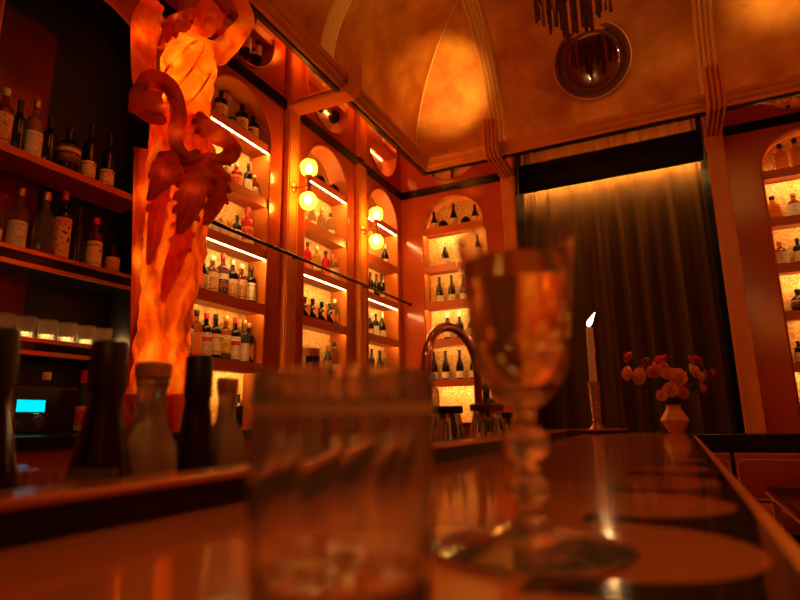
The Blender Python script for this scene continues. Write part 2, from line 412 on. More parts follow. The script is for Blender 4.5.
# pilasters
def pil(nm, W, u0, u1):
    bm = bmesh.new()
    a = [W(u0, 0, 0), W(u1, -.055, 3.86)]
    box(bm, *sorted((a[0][0], a[1][0])), *sorted((a[0][1], a[1][1])), 0, 3.86, .006)
    c, w = (u0 + u1) / 2, (u1 - u0)
    for s in (u0 + .022, u1 - .022):
        p, q = W(s - .009, -.055, 1.1), W(s + .009, -.062, 3.72)
        box(bm, *sorted((p[0], q[0])), *sorted((p[1], q[1])), 1.1, 3.72)
    tag(finish(nm, bm, 'wood'), kind='structure')
pil('trim_6', LW, 2.42, 2.57); pil('trim_7', LW, 3.64, 3.79); pil('trim_8', LW, 4.86, 5.01)
pil('trim_9', BW, -1.545, -1.39); pil('trim_10', BW, .53, .685)
XP, XQ = -1.467, .607
for nm, xc in (('trim_11', XP), ('trim_12', XQ)):
    rib(nm, lambda d, z, xc=xc: (xc, VY - d, z), Vector((1, 0, 0)))
    bracket(nm.replace('trim_11', 'trim_13').replace('trim_12', 'trim_14'), lambda d, z, xc=xc: (xc, YB - .0 - d, z), Vector((1, 0, 0)))
for nm, yc in (('trim_15', 3.715), ('trim_16', 1.275)):
    rib(nm, lambda d, z, yc=yc: (VX + d, yc, z), Vector((0, 1, 0)))
bracket('trim_17', lambda d, z: (XL + d, 3.715, z), Vector((0, 1, 0)))

# ------------------------------------------------------------------ arched shelf niches
SH = [(3.36, 3.43, 1), (2.89, 2.96, 0), (2.445, 2.52, 1), (2.008, 2.078, 0), (1.545, 1.615, 1)]
NL = {'N0': 'unlit arched niche with black back, at the far left of the statue',
      'N1': 'gold lit arched niche of shelves, just right of the glowing statue',
      'N2': 'gold lit arched niche of shelves, between the two double globe lamps',
      'N3': 'gold lit arched niche of shelves, on left wall next the corner',
      'N4': 'gold lit arched niche of shelves, behind the curved tap on back wall',
      'N5': 'gold lit arched niche of shelves, right of the curtained window'}
NROOT = {}
for key, (W, a, b_, zs, rz, D) in N.items():
    t = thing('shelf_niche', NL[key], 'shelf niche', W((a + b_) / 2, 0, ZB), group=None if key == 'N0' else 'lit arched shelf niches')
    NROOT[key] = t
    o = Vector(t.location)
    W0 = lambda u, d, z: Vector(W(u, d, z)) - o
    c, ru = (a + b_) / 2, (b_ - a) / 2
    A = [(a, ZB)] + [(c - ru * math.cos(PI * k / 28), zs + rz * math.sin(PI * k / 28)) for k in range(29)] + [(b_, ZB)]
    bm = bmesh.new()
    for p, q in zip(A, A[1:]): quad(bm, W0(p[0], -.004, p[1]), W0(q[0], -.004, q[1]), W0(q[0], D, q[1]), W0(p[0], D, p[1]))
    quad(bm, W0(a, 0, ZB), W0(b_, 0, ZB), W0(b_, D, ZB), W0(a, D, ZB))
    bmesh.ops.remove_doubles(bm, verts=bm.verts[:], dist=1e-5)
    finish('lining', bm, 'lining' if key != 'N0' else 'darkback', t, smooth=True)
    bm = bmesh.new()
    vs = [bm.verts.new(W0(u, D, z)) for u, z in A]; bm.faces.new(vs)
    finish('back_panel', bm, 'goldback' if key != 'N0' else 'darkback', t)
    bm = bmesh.new(); tube(bm, [W0(u, -.004, z) for u, z in A], .008, 8); finish('edge_trim', bm, 'shelf', t, smooth='all')
    def bxw(bm, u0, u1, d0, d1, z0, z1):
        p, q = W0(u0, d0, z0), W0(u1, d1, z1)
        box(bm, min(p.x, q.x), max(p.x, q.x), min(p.y, q.y), max(p.y, q.y), min(p.z, q.z), max(p.z, q.z))
    if key == 'N0':
        for k, (z0, z1) in enumerate(((2.49, 2.53), (1.945, 2.036), (1.515, 1.60))):
            bm = bmesh.new(); bxw(bm, a + .002, b_ - .002, .004, D - .002, z0, z1); s = finish('shelf', bm, 'shelf' if k < 1 else 'black', t)
            bm = bmesh.new()
            if k == 0: bxw(bm, a + .002, b_ - .002, -.006, .004, z0, z1)
            else: bxw(bm, a + .002, b_ - .002, -.01, .004, z1 - .022, z1); bxw(bm, a + .002, b_ - .002, -.01, .004, z0, z0 + .022)
            finish('edge_band', bm, 'shelf' if k < 1 else 'brass', s)
            if k == 2:
                bm = bmesh.new(); bxw(bm, a + .01, b_ - .01, D - .02, D - .006, z1, z1 + .02); finish('light_strip', bm, 'dimstrip', s)
        bm = bmesh.new(); bxw(bm, a + .002, 1.78, D - .012, D - .002, 1.62, 3.42); finish('copper_panel', bm, 'copper', t, label='red copper back panel')
        continue
    for (z0, z1, lit) in SH:
        bm = bmesh.new(); bxw(bm, a + .002, b_ - .002, .006, D - .002, z0, z1); s = finish('shelf', bm, 'shelf', t)
        if z1 > 3.4 and key != 'N1':
            bm = bmesh.new(); bxw(bm, a + .03, b_ - .03, D - .012, D - .005, z1 + .0005, z1 + .006); finish('light_strip', bm, 'strip2', s)
        hid = (not lit) or W is BW or z0 < 1.6
        if hid:
            bm = bmesh.new(); bxw(bm, a + .002, b_ - .002, .004, .012, z0 - .014, z1); finish('front_lip', bm, 'shelf', s)
            bm = bmesh.new(); bxw(bm, a + .01, b_ - .01, .014, .020, z0 - .0055, z0 - .0005); finish('light_strip', bm, 'strip' if lit else 'strip2', s)
        else:
            bm = bmesh.new(); bxw(bm, a + .01, b_ - .01, .012, .020, z0 - .0034, z0 - .0004); finish('light_strip', bm, 'strip', s)

# ------------------------------------------------------------------ bottles
def bottle_profile(kind, H, R):
    n = R * .36
    if kind == 'wine': p = [(0, 0), (R * .94, 0), (R, .01), (R, .60 * H), (R * .93, .65 * H), (R * .62, .70 * H), (n * 1.1, .75 * H), (n, .80 * H), (n, H * .995), (0, H * .995)]
    elif kind == 'burg': p = [(0, 0), (R * .94, 0), (R, .01), (R, .42 * H), (R * .93, .50 * H), (R * .70, .60 * H), (R * .46, .70 * H), (n, .80 * H), (n * .9, H * .995), (0, H * .995)]
    elif kind == 'spirit': p = [(0, 0), (R * .94, 0), (R, .008), (R, .62 * H), (R * .94, .67 * H), (R * .7, .71 * H), (n * 1.1, .745 * H), (n, .78 * H), (n, .94 * H), (0, .94 * H)]
    elif kind == 'squat': p = [(0, 0), (R * .92, 0), (R, .01), (R * 1.02, .40 * H), (R * .95, .55 * H), (R * .7, .66 * H), (R * .36, .72 * H), (R * .32, .86 * H), (0, .86 * H)]
    elif kind == 'jug': p = [(0, 0), (R * .8, 0), (R * .97, .12 * H), (R, .3 * H), (R * .93, .55 * H), (R * .72, .78 * H), (R * .4, .90 * H), (R * .2, .93 * H), (0, .93 * H)]
    elif kind == 'slim': p = [(0, 0), (R * .94, 0), (R, .008), (R, .5 * H), (R * .8, .6 * H), (R * .5, .70 * H), (n, .8 * H), (n, .96 * H), (0, .96 * H)]
    return p
MESH = {}
def bottle_meshes(kind, H, R, glass, cap, lab):
    key = (kind, round(H, 3), round(R, 3), glass, cap, lab)
    if key in MESH: return MESH[key]
    out = []
    def mk(nm, bm, mat, smooth=True):
        o = finish(nm, bm, mat, None, smooth); me = o.data; bpy.data.objects.remove(o); out.append((nm, me))
    bm = bmesh.new(); lathe(bm, bottle_profile(kind, H, R), 18); mk('body', bm, glass)
    n = R * .36
    if cap:
        bm = bmesh.new()
        if kind in ('wine', 'burg'):
            z0 = .78 if kind == 'wine' else .80
            lathe(bm, [(n * 1.06, z0 * H), (n * 1.08, .965 * H), (n * 1.22, .967 * H), (n * 1.22, H), (0, H + .001)], 14)
        elif kind == 'squat': lathe(bm, [(0, .86 * H), (R * .36, .86 * H), (R * .4, .90 * H), (R * .4, .97 * H), (R * .3, H), (0, H)], 14)
        elif kind == 'jug': lathe(bm, [(0, .92 * H), (R * .18, .92 * H), (R * .2, .94 * H), (R * .2, H), (0, H)], 12)
        else: lathe(bm, [(n * 1.12, .87 * H), (n * 1.2, .88 * H), (n * 1.2, .985 * H), (n * 1.05, H), (0, H)], 14)
        mk('foil' if kind in ('wine', 'burg') else 'cap', bm, cap)
    if lab:
        lm, la, lb = lab
        bm = bmesh.new(); rr = R * 1.025
        if lm == 'diamond':
            g = [(0, (la + lb) / 2 * H), ]
            vs = []
            for k in range(9):
                t = -.95 + 1.9 * k / 8; hh = (1 - abs(t) / .95) * (lb - la) / 2 * H
                vs.append((rr * math.cos(t), rr * math.sin(t), hh))
            zc = (la + lb) / 2 * H
            for p, q in zip(vs, vs[1:]):
                f = [bm.verts.new((p[0], p[1], zc - p[2])), bm.verts.new((q[0], q[1], zc - q[2])), bm.verts.new((q[0], q[1], zc + q[2])), bm.verts.new((p[0], p[1], zc + p[2]))]
                bm.faces.new(f)
            bmesh.ops.remove_doubles(bm, verts=bm.verts[:], dist=1e-5)
            mk('label', bm, 'l_orange')
        else:
            rows = [[bm.verts.new((rr * math.cos(t), rr * math.sin(t), z)) for z in (la * H, lb * H)] for t in [-1.75 + 3.5 * k / 14 for k in range(15)]]
            for A, B in zip(rows, rows[1:]): bm.faces.new((A[0], B[0], B[1], A[1]))
            mk('label', bm, lm)
    MESH[key] = out
    return out
def place_bottle(kind, H, R, glass, cap, lab, loc, rz, label, group, name='bottle', cat='bottle'):
    t = thing(name, label, cat, loc, rz, group)
    for nm, me in bottle_meshes(kind, H, R, glass, cap, lab):
        o = bpy.data.objects.new(nm, me); link(o, t)
    return t
# look presets: kind, R, glass, cap, label(mat, from, to), words
K = {
 'cream': ('spirit', .040, 'g_black', 'c_black', ('l_cream', .10, .55), 'dark bottle with cream label'),
 'tan': ('spirit', .043, 'g_brown', 'c_white', ('l_tan', .06, .56), 'brown bottle with tan label'),
 'tanb': ('spirit', .040, 'g_black', 'c_silver', ('l_tan', .06, .50), 'black bottle with tan label'),
 'tanred': ('spirit', .042, 'g_darkred', 'c_red', ('l_dark', .05, .60), 'dark red bottle with patterned label'),
 'champ': ('burg', .047, 'g_black', 'c_white', ('l_tan', .06, .40), 'black bottle with white foil neck'),
 'amber': ('squat', .045, 'g_amber', 'c_gold', ('l_cream', .10, .45), 'squat amber bottle with cream label'),
 'redsq': ('spirit', .045, 'g_red', 'c_white', ('l_red', .12, .52), 'red liqueur bottle with red label'),
 'small': ('spirit', .034, 'g_clear', 'c_gold', ('l_white', .08, .62), 'small clear bottle with white label'),
 'slim': ('spirit', .035, 'g_black', 'c_black', ('l_white', .08, .48), 'black bottle with white label'),
 'bigred': ('spirit', .052, 'g_red', 'c_red', ('l_red', .10, .50), 'large red bottle with red label'),
 'redcap': ('spirit', .040, 'g_black', 'c_red', ('l_redband', .05, .56), 'red capped bottle with white red label'),
 'yellow': ('spirit', .040, 'g_brown', 'c_gold', ('l_yellow', .05, .62), 'brown bottle with yellow label'),
 'orange': ('spirit', .040, 'g_amber', 'c_black', ('l_orange', .03, .52), 'amber bottle with plain orange label'),
 'white': ('spirit', .043, 'g_clear', 'c_gold', ('l_white', .04, .45), 'clear bottle with pale white label'),
 'hex': ('spirit', .043, 'g_black', 'c_gold', ('diamond', .06, .50), 'black bottle with pointed orange label'),
 'diam': ('squat', .052, 'g_black', 'c_black', ('diamond', .10, .70), 'squat black bottle with orange diamond label'),
 'diamc': ('spirit', .045, 'g_clear', 'c_white', ('diamond', .08, .50), 'clear bottle with orange diamond label'),
 'sqlab': ('spirit', .052, 'g_black', None, ('l_tan', .12, .50), 'black bottle with square gold label'),
 'dome': ('jug', .062, 'g_black', 'c_black', None, 'round black flagon'),
 'clear': ('spirit', .042, 'g_clear', 'c_black', ('l_white', .1, .3), 'clear bottle with small label'),
 'clearsq': ('squat', .050, 'g_clear', 'c_gold', None, 'squat clear decanter'),
 'redl': ('spirit', .042, 'g_red', 'c_black', ('l_red', .1, .35), 'bright red liqueur bottle'),
 'yell': ('spirit', .042, 'g_yellow', 'c_silver', ('l_yellow', .1, .35), 'bright yellow liqueur bottle'),
 'cap': ('wine', .038, 'g_black', 'c_black', ('l_cream', .08, .34), 'dark wine bottle with cream label'),
 'burgw': ('burg', .043, 'g_black', 'c_black', ('l_white', .05, .27), 'dark wine bottle with white label'),
 'burgt': ('burg', .045, 'g_black', 'c_black', ('l_tan', .08, .36), 'dark wine bottle with tan label'),
 'foil': ('burg', .046, 'g_black', 'c_white', ('l_cream', .07, .30), 'dark sparkling bottle with white foil'),
 'plain': ('wine', .038, 'g_black', 'c_black', None, 'plain black wine bottle'),
 'green': ('burg', .043, 'g_green', 'c_gold', ('l_floral', .06, .45), 'green bottle with printed label'),
 'whisky': ('squat', .050, 'g_amber', 'c_black', None, 'squat amber whisky bottle'),
 'whiskyl': ('squat', .050, 'g_brown', 'c_gold', ('l_white', .06, .52), 'brown whisky bottle with white label'),
 'amb2': ('spirit', .050, 'g_amber', 'c_black', None, 'amber bottle without label'),
 'amb3': ('spirit', .050, 'g_amber', 'c_black', ('l_orange', .05, .5), 'amber bottle with orange label'),
 'blk': ('squat', .062, 'g_black', 'c_black', ('l_dark', .2, .55), 'broad black bottle with dark label'),
}
S = {
 'N1': [[('sqlab', 2.944, .29), ('sqlab', 3.181, .30), ('sqlab', 3.315, .26)],
        [('amber', 2.922, .20), ('champ', 3.026, .345), ('redsq', 3.15, .22), ('slim', 3.285, .28), ('amber', 3.395, .21)],
        [('small', 2.789, .16), ('small', 2.862, .165), ('small', 2.938, .17), ('small', 3.017, .165), ('small', 3.098, .165), ('slim', 3.185, .24), ('bigred', 3.30, .345)],
        [('tanb', 2.757, .28), ('champ', 2.852, .31), ('tan', 2.953, .29), ('tanred', 3.057, .335), ('tanb', 3.157, .31), ('tan', 3.258, .305), ('cream', 3.37, .31)],
        [('tan', 2.748, .33), ('orange', 2.832, .33), ('redcap', 2.925, .325), ('cream', 3.014, .33), ('yellow', 3.116, .335), ('redcap', 3.215, .335), ('white', 3.315, .33), ('hex', 3.408, .315)],
        [('tanb', 2.80, .26), ('redcap', 3.197, .28), ('plain', 3.285, .24)]],
 'N2': [[('dome', 4.30, .13), ('dome', 4.55, .13)],
        [('clear', 4.18, .22), ('clearsq', 4.352, .27), ('clear', 4.505, .265)],
        [('redl', 4.121, .29), ('yell', 4.269, .29), ('redl', 4.423, .285), ('white', 4.535, .28), ('small', 4.63, .25)],
        [('diam', 4.092, .205), ('diam', 4.218, .21), ('diam', 4.366, .21), ('diam', 4.505, .215), ('diamc', 4.625, .275)],
        [('white', 4.05, .27), ('green', 4.478, .265), ('clear', 4.61, .31)]],
 'N3': [[], [('foil', 5.683, .27)], [('cap', 5.322, .28), ('plain', 5.464, .29), ('cap', 5.599, .33)],
        [('foil', 5.306, .25), ('slim', 5.445, .27), ('foil', 5.59, .305)], [('plain', 5.348, .325), ('burgt', 5.534, .325), ('green', 5.655, .31)]],
 'N4': [[('burgt', -2.425, .235), ('dome', -2.307, .114), ('burgt', -2.171, .295), ('dome', -2.02, .115), ('burgt', -1.905, .235)],
        [('foil', -2.297, .30), ('burgt', -1.95, .29)], [('burgw', -2.381, .32), ('burgw', -2.229, .32), ('burgw', -2.08, .315), ('burgw', -1.90, .32)],
        [('foil', -2.295, .325), ('foil', -2.147, .325), ('burgt', -2.0, .31), ('foil', -1.87, .32)],
        [('burgw', -2.48, .34), ('burgw', -2.335, .335), ('burgw', -2.164, .335), ('burgw', -2.0, .33), ('burgw', -1.85, .33)]],
 'N5': [[('amb2', 1.145, .285), ('amb3', 1.268, .315), ('amb2', 1.40, .30), ('amb3', 1.53, .29)],
        [('whisky', 1.02, .245), ('whiskyl', 1.185, .245), ('whisky', 1.36, .245), ('whiskyl', 1.53, .24)],
        [('whiskyl', 1.02, .24), ('slim', 1.16, .245), ('whiskyl', 1.32, .24), ('cream', 1.48, .25)],
        [('blk', 1.10, .21), ('tanb', 1.28, .26), ('orange', 1.45, .25)], [('slim', 1.04, .20), ('yellow', 1.22, .27), ('cream', 1.4, .28)]],
}
NW = {'N1': 'niche beside glowing statue', 'N2': 'niche between globe lamps', 'N3': 'left wall corner niche', 'N4': 'niche behind curved tap', 'N5': 'niche right of curtain'}
SW = ['top', 'second', 'third', 'fourth', 'fifth', 'bottom']
for key, rows in S.items():
    W, D = N[key][0], N[key][5]
    for k, row in enumerate(rows):
        z = SH[k][1] if k < 5 else ZB
        words = [K[x[0]][5] for x in row]
        for i, (p, u, H) in enumerate(row):
            kind, R, glass, cap, lab, wd = K[p]
            if key == 'N1' and k in (3, 4): R *= 1.1
            if key == 'N5' and k in (1, 2): R *= 1.2
            pos = 'only one' if len(row) == 1 else ORD[i]
            lbl = f"{wd}, {pos} on {SW[k]} shelf, {NW[key]}"
            if len(lbl.split()) > 16: lbl = lbl.replace(' bottle', '')
            # one label the niche shares with none: the counting runs along the shelf from its left end
            place_bottle(kind, H, R, glass, cap, lab, W(max(N[key][1] + R + .004, min(u * (1.0135 if W is LW else 1.006), N[key][2] - R - .004)), .112, z + .0005), 0 if W is LW else -PI / 2, lbl, 'bottles on the lit shelves')
# ice bucket on the fifth shelf of the middle niche
t = thing('ice_bucket', 'dark metal ice bucket with black band on fifth shelf between globe lamps', 'bucket', LW(4.29, .112, 1.6155))
bm = bmesh.new(); lathe(bm, [(0, 0), (.058, 0), (.066, .20), (.064, .20), (.056, .006), (0, .006)], 24); finish('body', bm, 'copperpipe', t, True)
bm = bmesh.new(); lathe(bm, [(.0625, .08), (.0665, .135), (.068, .135), (.064, .08), (.0625, .08)], 24); finish('band', bm, 'c_black', t, True)
bm = bmesh.new(); lathe(bm, [(.064, .198), (.069, .203), (.069, .209), (.0635, .205), (.064, .198)], 24); finish('rim', bm, 'brass', t, True)
# small tins beside the square-label bottles
for y, w in ((3.075, 'between the first two'), (3.275, 'between the last two')):
    t = thing('tin', f'small gold tin {w} square label bottles under the arch', 'tin', LW(y * 1.0135, .112, 3.4305))
    bm = bmesh.new(); lathe(bm, [(0, 0), (.032, 0), (.032, .085), (0, .085)], 18); finish('body', bm, 'c_gold', t, True)
    bm = bmesh.new(); lathe(bm, [(.0335, .085), (.0335, .105), (0, .107)], 18); finish('lid', bm, 'c_black', t, True)
# dark niche on the left
rows0 = [(2.531, [('tan', 1.48, .33, 'tall bottle with dark cap and torn label'), ('plain', 1.555, .30, 'slender black wine bottle'), ('white', 1.635, .35, 'clear bottle with tall neck and round label'),
          ('plain', 1.715, .29, 'small black wine bottle'), ('blk', 1.83, .29, 'broad dark bottle with faint red writing'), ('cap', 1.955, .37, 'tall dark bottle with cream two part label'), ('cap', 2.075, .36, 'shorter dark bottle with cream two part label')]),
         (2.037, [('clear', 1.50, .26, 'clear bottle half out of frame'), ('white', 1.615, .33, 'clear liqueur bottle with lettered label'), ('clearsq', 1.745, .36, 'round shouldered clear decanter'),
          ('tropic', 1.845, .40, 'red capped bottle with bright printed label'), ('plain', 1.935, .34, 'black wine bottle'), ('redl2', 2.04, .31, 'bottle with red neck and cream label'), ('jar', 2.165, .18, 'short jar with patterned label')])]
K['tropic'] = ('spirit', .042, 'g_black', 'c_red', ('l_floral', .05, .60), '')
K['redl2'] = ('spirit', .043, 'g_darkred', 'c_red', ('l_cream', .03, .52), '')
K['jar'] = ('squat', .040, 'g_brown', 'c_black', ('l_tan', .1, .55), '')
for r, (z, row) in enumerate(rows0):
    for i, (p, u, H, wd) in enumerate(row):
        kind, R, glass, cap, lab, _ = K[p]
        t = place_bottle(kind, H, R, glass, cap, lab, LW(u, .085, z), -.5, f"{wd}, {ORD[i]} on {'upper' if r == 0 else 'middle'} shelf, dark niche", 'bottles in the dark niche')
        if (r, i) == (1, 1):
            cu = bpy.data.curves.new('lettering', 'FONT'); cu.body = 'GENEPY'; cu.size = .026; cu.align_x = 'CENTER'; cu.extrude = .0008
            ob = bpy.data.objects.new('tmp', cu); COL.objects.link(ob); dg = bpy.context.evaluated_depsgraph_get(); dg.update()
            me = bpy.data.meshes.new_from_object(ob.evaluated_get(dg)); bpy.data.objects.remove(ob)
            rr = .043 * 1.05
            for v_ in me.vertices:
                a_, h_, e_ = v_.co.x / rr, v_.co.y, v_.co.z
                v_.co = ((rr + e_) * math.cos(a_), (rr + e_) * math.sin(a_), .055 + h_)
            me.materials.clear(); me.materials.append(M['letter']); link(bpy.data.objects.new('lettering', me), t)
# cut crystal tumblers on the lowest shelf of the dark niche
def tumbler_mesh(R, H, seg=32, nf=12):
    bm = bmesh.new()
    prof = [(0, 0), (R * .86, 0), (R * .9, .004), (R * .93, H * .2), (R * .96, H * .4), (R * .98, H * .55), (R, H * .62), (R, H), (R - .003, H), (R - .004, H * .3), (R * .7, .014), (0, .012)]
    lathe(bm, prof, seg * 2, rf=lambda t, i: 1 - (.05 * abs(math.cos(t * nf / 2 + (i % 2) * PI / 2)) if 1 < i < 6 else 0))
    o = finish('bowl', bm, 'cutglass', None, False); me = o.data; bpy.data.objects.remove(o); return me
tm = tumbler_mesh(.047, .115)
for i, u in enumerate((1.41, 1.515, 1.62, 1.725, 1.835, 1.945, 2.055, 2.165)):
    o = bpy.data.objects.new('crystal_tumbler', tm); link(o); o.location = LW(u, .10, 1.6005)
    tag(o, f"cut crystal tumbler, {ORD[i]} in row on lowest shelf of dark niche", 'glass', 'crystal tumblers')

# ------------------------------------------------------------------ wall lamps and rail
def sconce(loc, rz, label, bulb='bulb'):
    t = thing('wall_lamp', label, 'wall lamp', loc, rz, 'double globe wall lamps')
    bm = bmesh.new(); lathe(bm, [(0, 0), (.045, 0), (.045, .012), (.03, .022), (.018, .03), (0, .03)], 20, mat=Matrix.Rotation(PI / 2, 4, 'Y')); finish('wall_plate', bm, 'brass', t, True)
    bm = bmesh.new(); tube(bm, smoothpts([(.02, 0, 0), (.07, 0, -.012), (.12, 0, -.006), (.155, 0, 0)]), .011, 10); finish('arm', bm, 'brass', t, True)
    bm = bmesh.new(); lathe(bm, [(0, -.085), (.03, -.085), (.034, -.06), (.02, -.05), (.016, -.02), (.026, 0), (.016, .02), (.02, .05), (.034, .06), (.03, .085), (0, .085)], 18, (.155, 0, 0)); finish('stem', bm, 'brass', t, True)
    for s in (1, -1):
        bm = bmesh.new()
        prof = [(.030, .075 * s)] + [(.078 * math.sin(a) * (1 + .05 * math.cos(a * 2)), s * (.150 - .078 * math.cos(a))) for a in [.42 + (2.55 - .42) * k / 12 for k in range(13)]] + [(.03, .222 * s), (0, .223 * s)]
        lathe(bm, prof, 24, (.155, 0, 0), rf=lambda th, i: 1 + .03 * math.cos(8 * th)); g = finish('globe', bm, 'globe', t, 'all')
        bm = bmesh.new(); blob(bm, (.155, 0, .140 * s), (.030, .030, .040)); finish('bulb', bm, bulb, g, 'all')
    return t
sconce((XL + .055, 3.715, 3.145), 0, 'double globe wall lamp nearest the glowing statue, on left wall post')
sconce((XL + .055, 4.935, 3.135), 0, 'double globe wall lamp near the room corner, on left wall post')
sconce((2.1, YR, 3.15), PI / 2, 'double globe wall lamp on rear wall behind the bar stools')
sconce((XR, 3.5, 3.15), PI, 'added unseen double globe fill lamp on right wall facing the bar')  # unseen lamp, added for fill and to brighten the right pilaster
t = thing('ladder_rail', 'thin black metal rail running across the left wall shelves', 'rail', (-2.72, 2.3, 2.515))
bm = bmesh.new(); tube(bm, [(0, .0, 0), (0, 3.66, 0)], .015, 10); finish('bar', bm, 'black', t, True)
for y in (1.415, 2.635):
    bm = bmesh.new(); tube(bm, [(-.045, y, 0), (0, y, -.012)], .008, 8); finish('bracket', bm, 'black', t, True)
bm = bmesh.new(); lathe(bm, [(0, 0), (.02, 0), (.02, .012), (0, .012)], 12, (0, 3.68, 0), mat=Matrix.Rotation(PI / 2, 4, 'X')); finish('end_flange', bm, 'black', t, True)

# ------------------------------------------------------------------ window, curtain, valance
bm = bmesh.new(); quad(bm, (-1.40, 6.52, .7), (.53, 6.52, .7), (.53, 6.52, ZS), (-1.40, 6.52, ZS))
w = tag(finish('window_1', bm, 'darkback'), kind='structure')
bm = bmesh.new()
for x in (-1.40, .53): quad(bm, (x, 6, 0), (x, 6.53, 0), (x, 6.53, ZS), (x, 6, ZS))
quad(bm, (-1.4, 6, 1.0), (.53, 6, 1.0), (.53, 6.53, 1.0), (-1.4, 6.53, 1.0)); 
quad(bm, (-1.4, 6, 0), (.53, 6, 0), (.53, 6, 1.0), (-1.4, 6, 1.0))
finish('window_reveal', bm, 'black', w)
t = thing('valance', 'long black valance box across the top of the window', 'valance', (-.435, 6.19, 3.725))
bm = bmesh.new(); box(bm, -.955, .955, -.01, .01, 0, .172); finish('front_board', bm, 'blackmatt', t)
bm = bmesh.new(); box(bm, -.94, .94, .015, .025, .06, .072); finish('light_strip', bm, emat('curtain_led', (1, .52, .12), 290), t)
bm = bmesh.new(); nx, nz = 260, 24
vs = []
for i in range(nx + 1):
    u = i / nx; col = []
    for j in range(nz + 1):
        h = j / nz
        a = .045 * math.sin(u * 55 + 2.2 * math.sin(u * 9) + .25 * h * math.sin(u * 23)) + .013 * math.sin(u * 127 + 2.5 * math.sin(u * 13) + h * .8) + .018 * math.sin(u * 27 + h * 1.2)
        col.append(bm.verts.new((-1.375 + u * 1.865, 6.29 + a * (.55 + .5 * (1 - h)), 1.003 + h * 2.88)))
    vs.append(col)
for i in range(nx):
    for j in range(nz): bm.faces.new((vs[i][j], vs[i + 1][j], vs[i + 1][j + 1], vs[i][j + 1]))
tag(finish('sheer_curtain', bm, 'curtain', smooth='all'), 'brown sheer gathered curtain hanging below the black valance', 'curtain')
# banquette under the window
t = thing('banquette', 'red leather banquette with black top rail under the curtained window', 'bench', (1.0, 5.9, 0))
bm = bmesh.new(); box(bm, -1.1, 2.1, -.11, .08, .86, 1.015, .01); finish('top_rail', bm, 'black', t)
for k in range(3):
    x0 = -1.1 + k * 1.06 + .42
    if x0 + .6 > 2.2: break
for k, (x0, x1) in enumerate(((-1.09, -.62), (-.60, .0), (.02, .9), (.92, 2.08))):
    bm = bmesh.new(); box(bm, x0, x1, -.16, -.02, .46, .855, .02); b_ = finish('back_cushion', bm, 'leather', t, True)
    bm = bmesh.new(); z0, z1, r_ = .48, .80, .05
    pts = []
    for cx, cz, a0 in ((x1 - .07, z1 - r_, 0), (x0 + .07, z1 - r_, PI / 2), (x0 + .07, z0 + r_, PI), (x1 - .07, z0 + r_, 1.5 * PI)):
        for q in range(5): pts.append((cx + r_ * math.cos(a0 + q * PI / 8), -.162, cz + r_ * math.sin(a0 + q * PI / 8)))
    tube(bm, pts + [pts[0]], .006, 6); finish('piping', bm, 'piping', b_, True)
bm = bmesh.new(); box(bm, -1.1, 2.1, -.66, -.02, .30, .46, .02); finish('seat', bm, 'leather', t, True)
bm = bmesh.new(); box(bm, -1.1, 2.1, -.60, -.02, 0, .30); finish('base', bm, 'black', t)
# low lacquered table beyond the bar with two chairs
t = thing('lounge_table', 'low dark lacquered table right of the bar counter', 'table', (.86, 3.62, 0))
bm = bmesh.new(); box(bm, -.42, .5, -.6, .62, .705, .74, .012); finish('tabletop', bm, pmat('table_lacquer', (.10, .012, .005), .08), t)
bm = bmesh.new(); box(bm, -.425, .505, -.605, .625, .70, .708); finish('edge_band', bm, 'wood', t)
for x in (-.38, .46):
    for y in (-.55, .57):
        bm = bmesh.new(); box(bm, x - .02, x + .02, y - .02, y + .02, 0, .70); finish('leg', bm, 'wood', t)
def chair(loc, rz, label):
    t = thing('lounge_chair', label, 'chair', loc, rz, 'chairs at the low table')
    bm = bmesh.new(); box(bm, -.22, .22, -.22, .22, .42, .48, .02); finish('seat', bm, 'leather', t, True)
    bm = bmesh.new(); box(bm, -.22, .22, .18, .23, .62, .86, .015); finish('backrest', bm, 'leather', t, True)
    for x in (-.2, .2):
        for y, h in ((-.2, .42), (.2, .84)):
            bm = bmesh.new(); tube(bm, [(x, y, 0), (x, y + (.01 if h > .5 else 0), h)], .016, 8); finish('leg', bm, 'wood', t, True)
chair((.98, 4.62, 0), 0, 'wooden chair with red seat behind the low table')
chair((.98, 2.66, 0), PI, 'wooden chair with red seat in front of the low table')

# ------------------------------------------------------------------ bar counter
t = thing('bar_counter', 'long polished stone bar counter with scalloped disc inlay', 'bar', (0, 0, 0))
Y0, Y1 = -.7, 2.95
bm = bmesh.new()
pl = [(-.385, Y0), (.046, Y0), (.046, Y1 - .16)] + [(.046 - .16 + .16 * math.cos(a * PI / 12), Y1 - .16 + .16 * math.sin(a * PI / 12)) for a in range(1, 7)] + [(-.385, Y1)]
vs = [bm.verts.new((x, y, 1.10)) for x, y in pl]; f = bm.faces.new(vs)
g = bmesh.ops.extrude_face_region(bm, geom=[f]); bmesh.ops.translate(bm, verts=[x for x in g['geom'] if isinstance(x, bmesh.types.BMVert)], vec=(0, 0, -.03))
finish('countertop', bm, 'stone', t)
bm = bmesh.new(); pe = [(.052, Y0, 1.083), (.052, Y1 - .16, 1.083)] + [(.052 - .166 + .166 * math.cos(a * PI / 12), Y1 - .16 + .166 * math.sin(a * PI / 12), 1.083) for a in range(1, 7)] + [(-.38, Y1 + .006, 1.083)]
tube(bm, pe, .008, 8, 2.); finish('edge_moulding', bm, 'wood', t, True)
bm = bmesh.new(); box(bm, -.43, -.385, Y0, 2.25, 1.0, 1.123); finish('ledge_riser', bm, pmat('dark_riser', (.012, .006, .004), .45, spec=.25), t)
